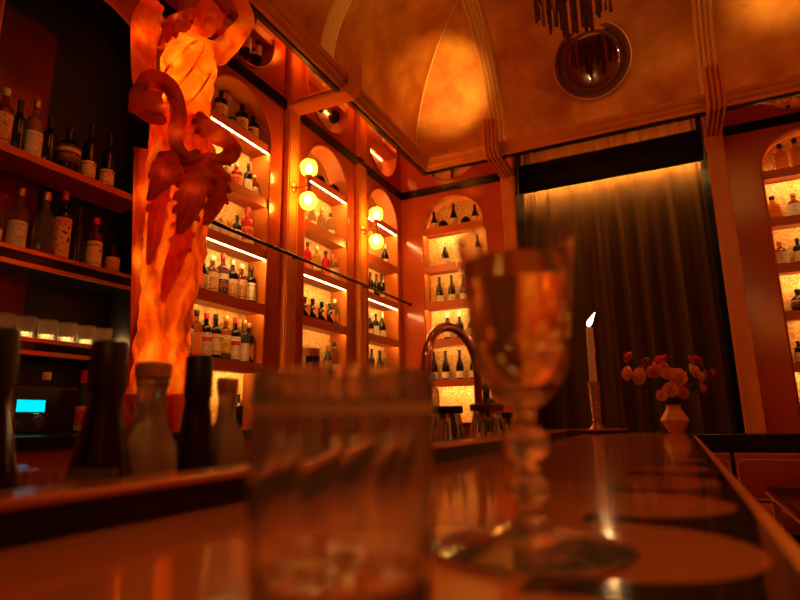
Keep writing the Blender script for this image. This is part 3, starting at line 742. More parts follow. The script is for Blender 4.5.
bm = bmesh.new(); box(bm, -.436, -.379, Y0, 2.256, 1.123, 1.131, .003); finish('ledge_cap', bm, pmat('ledge_copper', (.55, .2, .07), .22, metal=.6), t)
bm = bmesh.new(); box(bm, -.42, .02, Y0 + .02, Y1 - .03, 0, 1.07); finish('front_panel', bm, 'lacquer', t)
bm = bmesh.new(); box(bm, -.95, -.432, Y0, 1.12, 0, 1.0); box(bm, -.95, -.432, 1.12, 2.25, 0, 1.095); finish('work_shelf', bm, pmat('dark_steel', (.05, .03, .02), .3, metal=.8), t)
# back bar counter below the shelves
t = thing('back_bar', 'long dark back counter below the left wall shelves', 'counter', (0, 0, 0))
bm = bmesh.new(); box(bm, XL + .006, -1.93, -2.0, 5.95, 1.10, 1.139, .004); finish('countertop', bm, 'black', t)
bm = bmesh.new(); box(bm, XL + .006, -1.97, -2.0, 5.93, 0, 1.10); finish('cabinet', bm, 'lacquer', t)

# ------------------------------------------------------------------ glowing caryatid
SS = .85; SO = Vector((-2.193, 1.955)); RT = Vector((.665, .746)); FW = Vector((.746, -.665))
def st(x, f, z):                # statue frame: x to its left, f forward, z height
    p = SO + RT * (x * SS) + FW * (f * SS)
    return Vector((p.x, p.y, 1.175 + (z - 1.175) * SS))
statue = thing('statue', 'glowing orange stone statue of a woman on a tapering pillar', 'statue', (SO.x, SO.y, ZB))
so = Vector(statue.location)
L_ = lambda x, f, z: st(x, f, z) - so
rot3 = Matrix(((RT.x, FW.x, 0), (RT.y, FW.y, 0), (0, 0, 1)))
DZ = 0
def sb(bm, x, f, z, r, tilt=0, sub=2):
    z += DZ * min(1, max(0, (z - 2.95) / .25))
    blob(bm, L_(x, f, z), tuple(q * SS for q in r), rot3 @ Matrix.Rotation(tilt, 3, 'Y'), sub)
def limb(bm, pts, rs, n=6):
    q = smoothpts([(*p, r) for p, r in zip(pts, rs)], n)
    for x, f, z, r in q: blob(bm, L_(x, f, z + DZ * min(1, max(0, (z - 2.95) / .25))), (r * SS,) * 3, None, 2)
def remeshed(name, bm, mat, vox, it=8, parent=statue, fac=.5):
    o = finish(name, bm, mat, parent, True)
    md = o.modifiers.new('r', 'REMESH'); md.mode = 'VOXEL'; md.voxel_size = vox; md.use_smooth_shade = True
    sm = o.modifiers.new('s', 'SMOOTH'); sm.factor = fac; sm.iterations = it
    dg = bpy.context.evaluated_depsgraph_get(); dg.update()
    me = bpy.data.meshes.new_from_object(o.evaluated_get(dg)); o.modifiers.clear(); o.data = me
    me.polygons.foreach_set('use_smooth', [True] * len(me.polygons))
    return o
DZ = -.075
bm = bmesh.new()
sb(bm, .01, 0, 2.95, (.185, .135, .14)); sb(bm, .015, 0, 3.08, (.165, .125, .14)); sb(bm, .02, .0, 3.20, (.152, .115, .14)); sb(bm, .02, .0, 3.33, (.165, .118, .15))
sb(bm, .02, .0, 3.46, (.180, .125, .15)); sb(bm, .03, -.01, 3.57, (.165, .10, .10)); sb(bm, .02, .02, 3.25, (.10, .115, .13))
sb(bm, -.055, .070, 3.45, (.08, .06, .085)); sb(bm, .10, .070, 3.44, (.08, .06, .085)); sb(bm, .02, .075, 3.42, (.12, .05, .08))
limb(bm, [(.06, .09, 3.62), (-.02, .125, 3.50), (-.10, .11, 3.36), (-.15, .05, 3.24)], [.008, .010, .010, .008], 14)
limb(bm, [(.10, .09, 3.60), (.08, .13, 3.46), (.0, .135, 3.30), (-.08, .11, 3.14)], [.007, .009, .009, .007], 14)
limb(bm, [(.17, .07, 3.56), (.16, .10, 3.42), (.10, .125, 3.26), (.02, .125, 3.10)], [.007, .009, .009, .007], 14)
limb(bm, [(-.14, -.01, 3.64), (.02, -.01, 3.62), (.19, -.01, 3.62)], [.068, .07, .07])
limb(bm, [(.02, .0, 3.60), (.045, .015, 3.69), (.09, .02, 3.77)], [.066, .056, .055])
limb(bm, [(.19, -.01, 3.61), (.27, -.01, 3.73), (.345, 0, 3.86), (.36, 0, 3.93)], [.075, .07, .06, .052]); limb(bm, [(.36, 0, 3.93), (.30, 0, 4.06), (.16, -.02, 4.16)], [.052, .048, .034])
limb(bm, [(-.14, -.02, 3.64), (-.21, -.03, 3.76), (-.25, -.03, 3.92)], [.072, .066, .05]); limb(bm, [(-.25, -.03, 3.92), (-.16, -.03, 4.05), (.0, -.03, 4.15)], [.05, .046, .034])
for s, (hx, hz) in ((1, (.15, 4.165)), (-1, (.01, 4.155))):      # hands clasped over the head: palm, four fingers, thumb
    sb(bm, hx - s * .02, -.02, hz, (.045, .03, .03))
    for k in range(4): limb(bm, [(hx - s * .045, -.045 + k * .02, hz + .01), (hx - s * .085, -.04 + k * .02, hz + .016), (hx - s * (.115 - .008 * abs(k - 1)), -.035 + k * .02, hz)], [.011, .0105, .009], 3)
    limb(bm, [(hx - s * .01, .012, hz - .01), (hx - s * .04, .025, hz - .025), (hx - s * .065, .025, hz - .02)], [.013, .012, .010], 3)
# head: tilted, looking down to one side
hd = Vector((.112, .05, 3.805)); ht = .30
def hb(bm, x, f, z, r, sub=2):
    c, s = math.cos(ht), math.sin(ht); p = math.radians(42)
    f2, z2 = f * math.cos(p) + z * math.sin(p), -f * math.sin(p) + z * math.cos(p)
    X = x * c + z2 * s; Z = -x * s + z2 * c
    sb(bm, hd.x + X, hd.y + f2, hd.z + Z, r, ht, sub)
hb(bm, 0, -.01, .03, (.086, .105, .105), 3); hb(bm, 0, .02, -.045, (.066, .078, .075), 3); hb(bm, 0, .055, -.11, (.032, .032, .026)); hb(bm, 0, .088, .03, (.05, .018, .02))
for s in (-1, 1):
    hb(bm, s * .034, .084, .022, (.026, .012, .010)); hb(bm, s * .034, .080, -.002, (.017, .014, .010)); hb(bm, s * .04, .065, -.045, (.028, .025, .026)); hb(bm, s * .087, -.005, -.01, (.012, .022, .032))
for k in range(5): hb(bm, 0, .098 + .006 * k, .012 - .012 * k, (.010 + .0015 * k, .012, .012))
hb(bm, -.011, .108, -.045, (.010, .011, .008)); hb(bm, .011, .108, -.045, (.010, .011, .008))
hb(bm, 0, .094, -.070, (.026, .012, .008)); hb(bm, 0, .092, -.085, (.022, .013, .009))
remeshed('body', bm, 'onyx', .0055, 4)
bm = bmesh.new()
hb(bm, 0, -.055, .05, (.098, .085, .10)); hb(bm, 0, -.08, -.01, (.09, .06, .09))
for k in range(9):
    a = -1.2 + 2.4 * k / 8; hb(bm, .095 * math.sin(a), .03 * math.cos(a), .115 + .015 * math.cos(a * 3), (.026, .034, .026))
for dx, ln, fx in ((-.02, 1., .03), (.01, .8, .06), (-.05, 1.15, .0)):
    limb(bm, [(.05 + dx, fx - .03, 3.86), (-.03 + dx, fx - .01, 3.79), (-.035 + dx * 2, fx + .02, 3.70), (-.075 + dx, fx + .06, 3.66), (-.085 + dx * 1.5, fx + .06, 3.66 - .11 * ln)], [.034, .036, .032, .028, .014], 7)
limb(bm, [(.19, .0, 3.82), (.215, .01, 3.72), (.19, .04, 3.66)], [.03, .03, .014], 6)
remeshed('hair', bm, 'onyx_dark', .008, 4)
DZ = 0
# drapery falling at one side
bm = bmesh.new()
for k in range(4):
    x = -.285 + k * .028
    limb(bm, [(x + .03, .02 + .012 * (k % 2), 3.80 - .03 * abs(k - 1)), (x - .01, .03 + .02 * (k % 2), 3.62), (x - .002, .03 + .02 * (k % 2), 3.42), (x + .01, .03, 3.26), (x + .03, .03, 3.16)], [.026, .036, .034, .03, .03], 10)
remeshed('drapery', bm, 'onyx', .009, 5)
# shaft: tapering rounded block
bm = bmesh.new(); rows = []
prof = [(1.32, -.19, .15, .15), (1.42, -.17, .135, .13), (1.60, -.155, .122, .12), (1.88, -.155, .148, .12), (2.2, -.155, .185, .125), (2.5, -.16, .213, .13), (2.75, -.17, .205, .13), (2.95, -.18, .19, .13), (3.02, -.15, .16, .11)]
prof = smoothpts(prof, 8)
for z, xa, xb, dpt in prof:
    row = []
    for k in range(40):
        a = 2 * PI * k / 40; e = .55
        cx, sx_ = math.cos(a), math.sin(a)
        x = (xa + xb) / 2 + (xb - xa) / 2 * math.copysign(abs(cx) ** e, cx); f = dpt * math.copysign(abs(sx_) ** e, sx_)
        w_ = .012 * math.sin(z * 21 + a * 3) * math.sin(z * 9 + a) + .008 * math.sin(z * 47 + a * 5)
        row.append(bm.verts.new(L_(x + w_ * cx, f + w_ * sx_, z)))
    rows.append(row)
for A, B in zip(rows, rows[1:]):
    for k in range(40): bm.faces.new((A[k], A[(k + 1) % 40], B[(k + 1) % 40], B[k]))
bm.faces.new(rows[0]); bm.faces.new(rows[-1])
finish('shaft', bm, 'onyx_vein', statue, 'all')
# backing strip
bm = bmesh.new()
ca = [(-.188, 1.32), (-.185, 1.63), (-.252, 2.78), (-.17, 2.78), (-.14, 1.63), (-.14, 1.32)]
A = [bm.verts.new(L_(x, -.10, z)) for x, z in ca]; B = [bm.verts.new(L_(x, .02, z)) for x, z in ca]
bm.faces.new(A); bm.faces.new(B)
for k in range(6): bm.faces.new((A[k], A[(k + 1) % 6], B[(k + 1) % 6], B[k]))
finish('backing_strip', bm, 'onyx_vein', statue)
# volute and acanthus leaves
bm = bmesh.new(); q = []
for k in range(60):
    a = 3.4 * PI * k / 59; r_ = .025 + .105 * (k / 59) ** .9
    q.append(L_(-.15 + r_ * math.cos(a + .6), .15, 3.04 + r_ * math.sin(a + .6)))
for p, k in zip(q, range(60)): blob(bm, p, ((.018 + .022 * k / 59) * SS,) * 3, None, 1)
sb(bm, -.15, .13, 3.04, (.045, .05, .045))
remeshed('volute', bm, 'onyx_dark', .008, 3)
def leaf(pts, rs, lobes=0, mat='onyx_dark'):
    """acanthus leaf: three ribs that part and meet again at the tip, with blunt side lobes"""
    bm = bmesh.new(); n = len(pts)
    for off in ((-1, 0, 1) if lobes else (0,)):
        limb(bm, [(x + off * r * .95 * math.sin(PI * (i + .35) / n), f - abs(off) * .012, z) for i, ((x, f, z), r) in enumerate(zip(pts, rs))], [r * (.72 if lobes else 1) for r in rs], 9)
    q = smoothpts([(*p, r) for p, r in zip(pts, rs)], 4)
    for i in range(lobes * 2):
        x, f, z, r = q[min(i + 2, len(q) - 1)]; sg = 1 if i % 2 else -1
        limb(bm, [(x + sg * r * .6, f - .01, z), (x + sg * r * 1.6, f - .012, z + r * .2), (x + sg * r * 2.0, f - .02, z - r * .5)], [r * .6, r * .5, r * .3], 4)
    return remeshed('acanthus_leaf', bm, mat, .007, 3)
leaf([(-.27, .10, 2.98), (-.20, .16, 3.16), (-.08, .17, 3.13), (-.02, .16, 2.97), (-.03, .16, 2.80), (.03, .17, 2.70), (.10, .17, 2.74)], [.03, .045, .05, .05, .045, .035, .02], 0)
leaf([(.10, .14, 3.0), (.17, .16, 2.90), (.24, .13, 2.86), (.31, .10, 2.84), (.26, .10, 2.76), (.16, .15, 2.72), (.02, .17, 2.66)], [.03, .045, .045, .03, .04, .045, .03], 3)
leaf([(.0, .16, 2.74), (-.05, .16, 2.63), (-.09, .16, 2.52), (-.14, .15, 2.42)], [.045, .045, .035, .018], 3)
leaf([(.14, .15, 2.70), (.10, .16, 2.55), (.07, .16, 2.38), (.03, .155, 2.24)], [.05, .05, .04, .02], 4)
leaf([(.19, .13, 2.74), (.22, .12, 2.6), (.21, .12, 2.45), (.17, .13, 2.32)], [.04, .04, .035, .02], 3)
leaf([(.05, .13, 2.36), (.04, .125, 2.2), (.0, .12, 2.02), (-.03, .115, 1.84)], [.034, .034, .028, .016], 2, 'onyx')
leaf([(-.06, .14, 2.56), (-.09, .13, 2.38), (-.10, .125, 2.2), (-.12, .12, 2.05)], [.034, .032, .026, .014], 2, 'onyx')
bm = bmesh.new(); lo = [(-.21, -.14), (.16, -.14), (.16, .15), (-.21, .15)]
A = [bm.verts.new(L_(x, f, 1.33)) for x, f in lo]; B = [bm.verts.new(st(x * 1.05, f * 1.05, 1.14) - so) for x, f in lo]
for v_ in B: v_.co.z = 0
bm.faces.new(A); bm.faces.new(B)
for k in range(4): bm.faces.new((A[k], A[(k + 1) % 4], B[(k + 1) % 4], B[k]))
finish('plinth', bm, 'onyx_vein', statue)
def lamp(name, loc, col, e, r=.03):
    l = bpy.data.lights.new(name, 'POINT'); l.energy = e; l.color = col; l.shadow_soft_size = r
    o = bpy.data.objects.new(name, l); link(o); o.location = loc; return o
SL = .135
for x, f, z, e in ((-.05, -.04, 3.0, 4), (-.06, -.05, 3.15, 7), (-.05, -.05, 3.30, 8), (-.02, -.05, 3.42, 7), (.06, -.045, 3.66, 2.2), (.10, -.05, 3.76, 2.2), (.27, -.02, 3.66, 1.2), (-.2, -.03, 3.75, 1), (-.255, .02, 3.5, 1.6),
                   (-.03, -.03, 2.85, 2.5), (-.03, -.03, 2.6, 3.5), (-.03, -.03, 2.35, 3.5), (-.03, -.03, 2.1, 3.2), (-.03, -.03, 1.85, 3), (-.03, -.03, 1.62, 3.5), (-.02, 0, 1.45, 4), (-.2, -.04, 2.5, 1.5), (-.18, -.04, 2.1, 1.2), (-.17, .15, 3.15, .5), (-.10, .15, 3.0, .4), (-.03, .16, 2.83, .35), (.2, .145, 2.87, .35), (.15, .15, 2.72, .3), (.09, .16, 2.5, .3), (-.07, .16, 2.57, .25), (-.08, .05, 3.70, .4), (.10, -.06, 3.86, .6)):
    lamp('statue_lamp', st(x, f, z), (1, .47, .08), e * SL, .025)

# ------------------------------------------------------------------ porthole mirror and chandelier
n_ = Vector((0, -.935, -.354)); u_ = n_.cross(Vector((1, 0, 0))).normalized()
mt = Matrix((Vector((1, 0, 0)), n_.cross(Vector((1, 0, 0))), n_)).transposed().to_4x4()
t = thing('porthole_mirror', 'round mirror in dark red ring frame on the vaulted ceiling', 'mirror', (-.41, 5.515, 4.74))
bm = bmesh.new(); lathe(bm, [(.375, -.16), (.375, .03), (.36, .05), (.335, .05), (.325, .035), (.30, .03), (.29, .045), (.272, .045), (.265, .02), (.265, -.01)], 56, mat=mt); finish('frame', bm, 'frame', t, True)
bm = bmesh.new(); lathe(bm, [(.371, .032), (.381, .036), (.381, .05), (.366, .052), (.371, .032)], 56, mat=mt); finish('rim', bm, pmat('pale_rim', (.7, .35, .2), .35, metal=.4), t, True)
bm = bmesh.new(); lathe(bm, [(.27 * math.sin(a), .02 + .005 * (math.cos(a))) for a in [PI / 2 * k / 10 for k in range(10, -1, -1)]], 56, mat=mt); finish('mirror_glass', bm, 'mirror', t, 'all')
t = thing('chandelier', 'chandelier of hanging dark metal tubes above the room', 'chandelier', (-.43, 4.4, 5.46))
bm = bmesh.new(); lathe(bm, [(0, 0), (.34, 0), (.36, -.03), (.36, -.07), (.34, -.09), (0, -.09)], 40); finish('canopy', bm, 'frame', t, True)
for ring, (n_t, R, zb) in enumerate(((26, .315, -.88), (16, .21, -.98), (8, .11, -1.10), (1, .0, -1.12))):
    for k in range(n_t):
        a = 2 * PI * (k + .5 * ring) / n_t; z = zb + .05 * math.sin(k * 2.3)
        bm = bmesh.new(); tube(bm, [(R * math.cos(a), R * math.sin(a), z), (R * math.cos(a), R * math.sin(a), -.085)], .014, 8)
        finish('tube', bm, 'tubem' if 'tubem' in M else M.setdefault('tubem', pmat('smoked_tube', (.16, .06, .035), .25, metal=.6)), t, True)

# ------------------------------------------------------------------ things on the bar
def glass_goblet(loc):
    t = thing('goblet', 'tall cut glass goblet of amber drink on the bar counter', 'glass', loc)
    bowl = [(.0075, .079), (.012, .083), (.019, .089), (.0255, .098), (.0285, .110), (.0305, .125), (.0325, .145), (.0345, .165), (.0365, .184), (.0375, .1865), (.0360, .1862), (.0348, .180), (.0325, .160), (.0305, .140), (.0285, .122), (.0262, .108), (.0215, .098), (.014, .092), (0, .090)]
    foot = [(0, 0), (.050, 0), (.056, .0015), (.0565, .003), (.05, .0042), (.03, .0085), (.014, .014), (.0085, .020), (.0075, .027), (.011, .030), (.0135, .034), (.0115, .038), (.0075, .041), (.0078, .046), (.0115, .052), (.0145, .059), (.0125, .066), (.0075, .072), (.0065, .076)]
    prof = smoothpts(foot + [bowl[0]], 2)[:-1]; nfoot = len(prof)
    prof = prof + smoothpts(bowl, 3)
    cut0, cut1 = nfoot + 6, nfoot + 20
    def rf(th, i):
        z, r = prof[i][1], prof[i][0]
        if i < nfoot and r > .015: return 1 + .012 * math.cos(16 * th)
        if nfoot > i > 30: return 1 - .05 * abs(math.cos(4 * th))
        if i >= nfoot and i < nfoot + 27:
            if z < .128: return 1 - .045 * abs(math.cos(6 * th + (0 if int(z * 110) % 2 else PI / 2)))
            if z < .165: return 1 - .03 * abs(math.cos(6 * th)) * (1 - (z - .128) / .037)
        return 1
    bm = bmesh.new(); lathe(bm, prof, 96, rf=rf); finish('glass_body', bm, 'glass', t, True)
    bm = bmesh.new(); ins = [p for p in smoothpts(bowl, 3) if 1][3 * 11:]
    ins = [(r_ - .0004 if r_ > .001 else 0, z + .0004) for r_, z in ins if z < .172]
    lathe(bm, [(0, .1705), (ins[0][0], .1705)] + ins[:-1] + [(0, ins[-1][1])], 64); finish('drink', bm, 'drink', t, True)
    return t
glass_goblet((-.083, .345, 1.1004))
# thin faceted tumbler close to the lens
t = thing('tumbler', 'blurred faceted clear tumbler nearest on the bar counter', 'glass', (-.130, .2125, 1.1004))
oc = lambda th: math.cos(PI / 9) / math.cos(((th) % (2 * PI / 9)) - PI / 9)
R, H = .0415, .0945
bm = bmesh.new(); pr = [(0, 0), (R * .9, 0), (R * .94, .003), (R * .97, H * .3), (R * .985, H * .6), (R, H * .97), (R * .995, H), (R * .972, H), (R * .967, H * .97), (R * .952, H * .6), (R * .937, H * .3), (R * .925, .020), (R * .85, .015), (0, .015)]
lathe(bm, pr, 72, rf=lambda th, i: oc(th) * (1 - (.05 * abs(math.cos(13.5 * th)) if i in (1, 2) else 0)) if 0 < i < 7 else (.45 * oc(th) + .55 * math.cos(PI / 9) * 1.012 if i < 12 else 1)); finish('glass_body', bm, 'glass', t, True)
bm = bmesh.new(); lathe(bm, [(R * .993, .0775), (R * 1.000, .0775), (R * 1.001, .0805), (R * .995, .0805), (R * .993, .0775)], 72, rf=lambda th, i: oc(th)); finish('frosted_line', bm, pmat('frosted_line', (.9, .55, .28), .4, trans=.35), t, True, label='pale frosted line round the glass')
# candle
t = thing('candle_holder', 'ribbed bronze candle holder with wavy saucer at bar end', 'candle holder', (-.345, 2.86, 1.1004))
bm = bmesh.new(); lathe(bm, [(0, 0), (.09, 0), (.115, .006), (.135, .014), (.137, .018), (.115, .012), (.06, .010), (0, .012)], 60, rf=lambda th, i: 1 + (.05 * math.sin(9 * th) if i in (2, 3, 4, 5) else 0)); finish('saucer', bm, 'stand', t, True)
pr = [(0, .01), (.045, .011), (.028, .03), (.019, .05)]
for k in range(18):
    z = .055 + k * .0093; r0 = .019 + .006 * k / 17
    pr += [(r0, z), (r0 + .0035, z + .0045)]
pr += [(.028, .225), (.028, .237), (.022, .237), (0, .232)]
bm = bmesh.new(); lathe(bm, pr, 24); finish('stem', bm, 'stand', t, True)
t = thing('candle', 'lit ivory taper candle in the ribbed holder', 'candle', (-.345, 2.86, 1.3375))
bm = bmesh.new(); lathe(bm, [(0, 0), (.0185, 0), (.0175, .1), (.0155, .24), (.0145, .262), (.012, .265), (.006, .262), (0, .262)], 20)
for (a, z0, z1) in ((.3, .14, .262), (1.2, .19, .262), (4.5, .17, .262)):
    tube(bm, [(.0165 * math.cos(a), .0165 * math.sin(a), z0), (.0155 * math.cos(a), .0155 * math.sin(a), z1)], [.004, .003], 6)
finish('wax', bm, 'wax', t, True)
bm = bmesh.new(); tube(bm, [(0, 0, .26), (.001, 0, .275), (.004, .003, .283)], .0015, 6); finish('wick', bm, 'wick', t)
bm = bmesh.new(); fl = [(0, .270), (.007, .274), (.0125, .285), (.0125, .297), (.0085, .313), (.0035, .330), (0, .342)]
lathe(bm, fl, 14)
for v_ in bm.verts: v_.co.x += (v_.co.z - .27) ** 1.5 * 1.6; v_.co.y += (v_.co.z - .27) ** 1.5 * 1.7
finish('flame', bm, 'flame', t, 'all')
# vase of flowers
vz = 1.1004; vl = Vector((-.012, 2.925, vz))
def vase(loc):
    t = tag(bpy.data.objects.new('vase', None), 'angular orange ceramic vase holding flowers at the far bar end', 'vase'); link(t); t.location = loc
    bm = bmesh.new(); lathe(bm, [(0, 0), (.033, 0), (.036, .004), (.058, .042), (.064, .054), (.060, .062), (.034, .104), (.032, .118), (.035, .124), (.030, .124), (.028, .105), (.05, .06), (.03, .012), (0, .01)], 10, mat=Matrix.Rotation(.3, 4, 'Z')); finish('body', bm, 'ceramic', t)
vase(vl)
FC = {'orange': (.85, .30, .10), 'red': (.55, .03, .03), 'pink': (.65, .11, .07), 'plum': (.26, .02, .04), 'peach': (.85, .32, .09)}
for k_, c_ in FC.items(): M['f_' + k_] = pmat('petal_' + k_, c_, .6)
M['stemg'] = pmat('flower_stem', (.03, .06, .01), .6)
def flower(dx, dz, r, colr, dy, label):
    t = thing('flower', label, 'flower', vl + Vector((0, 0, .10)), 0, 'flowers in the vase')
    RTv = Vector((.903, .431, 0)); h = RTv * (dx * 1.04 + .02) + Vector((-.43, .90, 0)) * dy + Vector((0, 0, dz - .10))
    bm = bmesh.new()
    for ring, (nn, rr, ti) in enumerate(((9, 1., .35), (8, .78, .75), (6, .5, 1.1), (4, .28, 1.35))):
        for k in range(nn):
            a = 2 * PI * (k + .5 * ring) / nn
            rot = Matrix.Rotation(a, 3, 'Z') @ Matrix.Rotation(-ti, 3, 'Y')
            blob(bm, h + Matrix.Rotation(a, 3, 'Z') @ Vector((rr * r * .55, 0, ring * r * .12)), (r * .48, r * .42, r * .10), rot, 1)
    # face the blossom outward
    ax = Vector((h.x, h.y - .06, max(h.z - .12, .02) * .6)).normalized(); qd = Vector((0, 0, 1)).rotation_difference(ax).to_matrix().to_4x4()
    bmesh.ops.transform(bm, matrix=Matrix.Translation(h) @ qd @ Matrix.Translation(-h), verts=bm.verts[:])
    finish('bloom', bm, 'f_' + colr, t, True)
    bm = bmesh.new(); tube(bm, smoothpts([(h.x * .05, h.y * .05, -.09), (h.x * .12, h.y * .12, .03), (h.x * .6, h.y * .6, h.z * .6), tuple(h * .97)], 4), .003, 6); finish('stem', bm, 'stemg', t, True)
    bm = bmesh.new(); p = Vector((h.x * .6, h.y * .6, h.z * .6)); blob(bm, p + Vector((.02, 0, .012)), (.028, .012, .003), Matrix.Rotation(-.6, 3, 'Y'), 1); finish('leaf', bm, 'stemg', t, True)
FL = [(-.195, .345, .027, 'red', .0, 'red rose, highest bloom at the far left of the bouquet'), (-.205, .270, .034, 'peach', .0, 'pale orange bloom at the left end of the bouquet'), (-.160, .255, .040, 'peach', -.02, 'large pale orange carnation, second from bouquet left end'),
      (-.110, .320, .028, 'plum', .02, 'dark plum bloom above the left middle of the bouquet'), (-.100, .275, .034, 'pink', -.03, 'pink bloom in the left middle of the bouquet'), (-.040, .325, .036, 'red', .03, 'dark red bloom at the top centre of the bouquet'),
      (-.055, .295, .022, 'pink', -.03, 'small pink bloom just under the top red one'), (-.015, .335, .030, 'plum', .03, 'plum bloom right of the top red one'), (-.048, .265, .030, 'orange', -.04, 'small orange bloom at the bouquet centre'),
      (-.010, .245, .042, 'orange', -.05, 'large orange bloom at the bouquet centre'), (-.05, .190, .033, 'peach', -.06, 'round pale bloom low above the vase neck'), (-.085, .165, .026, 'peach', -.05, 'small pale bloom lowest at left of vase neck'),
      (.0, .175, .028, 'pink', -.06, 'pink bloom low, right above the vase'), (.015, .210, .024, 'plum', -.04, 'plum bloom low at centre right'), (.075, .275, .034, 'peach', -.02, 'pale orange bloom in the right half of bouquet'),
      (.095, .250, .028, 'peach', -.03, 'pale orange bloom just under the right half one'), (.085, .325, .026, 'red', .0, 'red bloom at the upper right of the bouquet'), (.115, .325, .026, 'red', .01, 'second red bloom at the upper right of the bouquet'),
      (.105, .195, .028, 'pink', -.02, 'pink bloom hanging low at the right'), (.150, .255, .030, 'plum', .02, 'dark plum bloom at the right of the bouquet'), (.170, .268, .022, 'red', .0, 'small dark red bloom at the right end'), (.14, .315, .018, 'plum', .03, 'tiny plum bud at the upper right end')]
for f_ in FL: flower(f_[0], f_[1], f_[2] * 1.12, *f_[3:])

# gooseneck tap
t = thing('tap', 'tall copper gooseneck tap standing behind the bar ledge', 'tap', (-.60, 1.86, 1.0955))
yc, rr, zc = -.255, .225, .185
pts = [(0, 0, .03), (0, 0, .12), (0, 0, zc)] + [(0, yc + rr * math.cos(a) + (.03), zc + rr * .76 * max(0, math.sin(a)) ** .72) for a in [PI * k / 24 for k in range(1, 25)]] + [(0, yc - rr + .03, zc - .06)]
bm = bmesh.new(); tube(bm, pts, .0140, 14); finish('spout', bm, 'copperpipe', t, True)
bm = bmesh.new(); lathe(bm, [(0, 0), (.034, 0), (.034, .012), (.024, .02), (.022, .05), (0, .05)], 20); finish('base', bm, 'copperpipe', t, True)
bm = bmesh.new(); tube(bm, [(.0, .02, .04), (.05, .05, .055)], .006, 8); finish('lever', bm, 'copperpipe', t, True)
# jars and bottles behind the far ledge
def jar(loc, R, H, lidmat, label, dark=False):
    t = thing('mixing_jar', label, 'jar', loc, 0, 'jars behind the bar ledge')
    bm = bmesh.new(); lathe(bm, [(0, 0), (R, 0), (R * 1.02, .01), (R * .95, H * .35), (R * .84, H * .55), (R * .76, H * .72), (R * .72, H * .82), (0, H * .82)], 48, rf=lambda th, i: 1 - (.06 * abs(math.cos(6 * th)) if 0 < i < 6 else 0)); finish('glass_body', bm, 'glass', t, True)
    bm = bmesh.new(); lathe(bm, [(0, H * .82), (R * .86, H * .82), (R * .9, H * .85), (R * .9, H * .97), (R * .84, H), (0, H)], 28); finish('lid', bm, lidmat, t, True)
jar((-.575, 1.50, 1.0955), .048, .115, 'c_black', 'cut glass jar with flat black lid left of the tap')
jar((-.53, 1.72, 1.0955), .058, .125, M.setdefault('lidwood', pmat('dark_wood_lid', (.16, .05, .02), .4)), 'wide glass jar with dark wooden lid below the tap')
jar((-.555, 1.98, 1.0955), .040, .10, 'c_black', 'small cut glass jar right of the tap')
place_bottle('spirit', .25, .034, 'g_clear', 'cork', ('l_cream', .1, .5), (-.66, 1.56, 1.0955), 0, 'clear bottle with thick cork stopper left of the tap', 'bottles behind the bar')
place_bottle('spirit', .21, .036, 'g_black', 'c_black', None, (-.64, 2.08, 1.0955), 0, 'black bottle standing just right of the tap', 'bottles behind the bar')
place_bottle('wine', .19, .03, 'g_amber', 'c_gold', None, (-.50, 2.16, 1.0955), 0, 'small amber bottle behind the goblet stem', 'bottles behind the bar')
t = thing('tool_holder', 'dark cup of bar spoons and strainers under the tap arch', 'cup', (-.72, 1.74, 1.0955))
bm = bmesh.new(); lathe(bm, [(0, 0), (.04, 0), (.045, .11), (.042, .11), (.037, .005), (0, .005)], 20); finish('cup', bm, 'c_black', t, True)
tt = [(random.uniform(-.028, .028), random.uniform(-.028, .028)) for _ in range(7)]
for i, (x, y) in enumerate(tt):
    s = thing('bar_spoon', f"dark bar tool standing in the cup under the tap, {ORD[i]} of seven", 'bar tool', (-.72, 1.74, 1.102), 0, 'bar tools in the cup')
    bm = bmesh.new(); h = .17 + .03 * random.random(); tube(bm, [(x * .6, y * .6, 0), (x * 1.5, y * 1.5, h)], .004, 6); finish('shaft', bm, 'grey', s, True)
    bm = bmesh.new(); blob(bm, (x * 1.55, y * 1.55, h + .012), (.010, .010, .018), None, 1); finish('head', bm, 'grey', s, True)
# bottles near the lens behind the ledge
def near(kind, H, R, glass, cap, lab, x, y, label): return place_bottle(kind, H, R, glass, cap, lab, (x, y, 1.0005), 0, label, 'bottles behind the bar')
def stopper_bottle(loc, label, H=.245, R=.033, n=.0165):
    t = thing('bottle', label, 'bottle', loc, 0, 'bottles behind the bar')
    bm = bmesh.new(); lathe(bm, [(0, 0), (R, 0), (R * 1.02, .006), (R * 1.02, .13), (R * .96, .148), (R * .75, .163), (n * 1.1, .178), (n, .186), (n, H - .028), (n * 1.12, H - .026), (n * 1.12, H - .02), (0, H - .02)], 28); finish('body', bm, 'g_cloudy', t, True)
    bm = bmesh.new(); lathe(bm, [(0, H - .02), (n * 1.1, H - .02), (n * 1.25, H - .017), (n * 1.25, H - .003), (n * 1.1, H), (0, H)], 24); finish('stopper', bm, 'bwood', t, True)
stopper_bottle((-.55, .475, 1.0005), 'clear round shouldered bottle with wooden stopper between two black bottles')
stopper_bottle((-.57, .622, 1.0005), 'clear bottle with wooden stopper right of the black bottle', .236, .028, .012)
def black_bottle(loc, label, H, R, n):
    t = thing('bottle', label, 'bottle', loc, 0, 'bottles behind the bar')
    bm = bmesh.new(); lathe(bm, [(0, 0), (R, 0), (R * 1.01, .006), (R, .09), (R * .9, .125), (R * .72, .152), (n * 1.15, .185), (n, .2), (n, H - .03), (0, H - .03)], 26); finish('body', bm, 'g_black', t, True)
    bm = bmesh.new(); lathe(bm, [(n * 1.05, H - .055), (n * 1.12, H - .05), (n * 1.12, H - .004), (n, H), (0, H)], 22); finish('foil', bm, 'c_black', t, True)
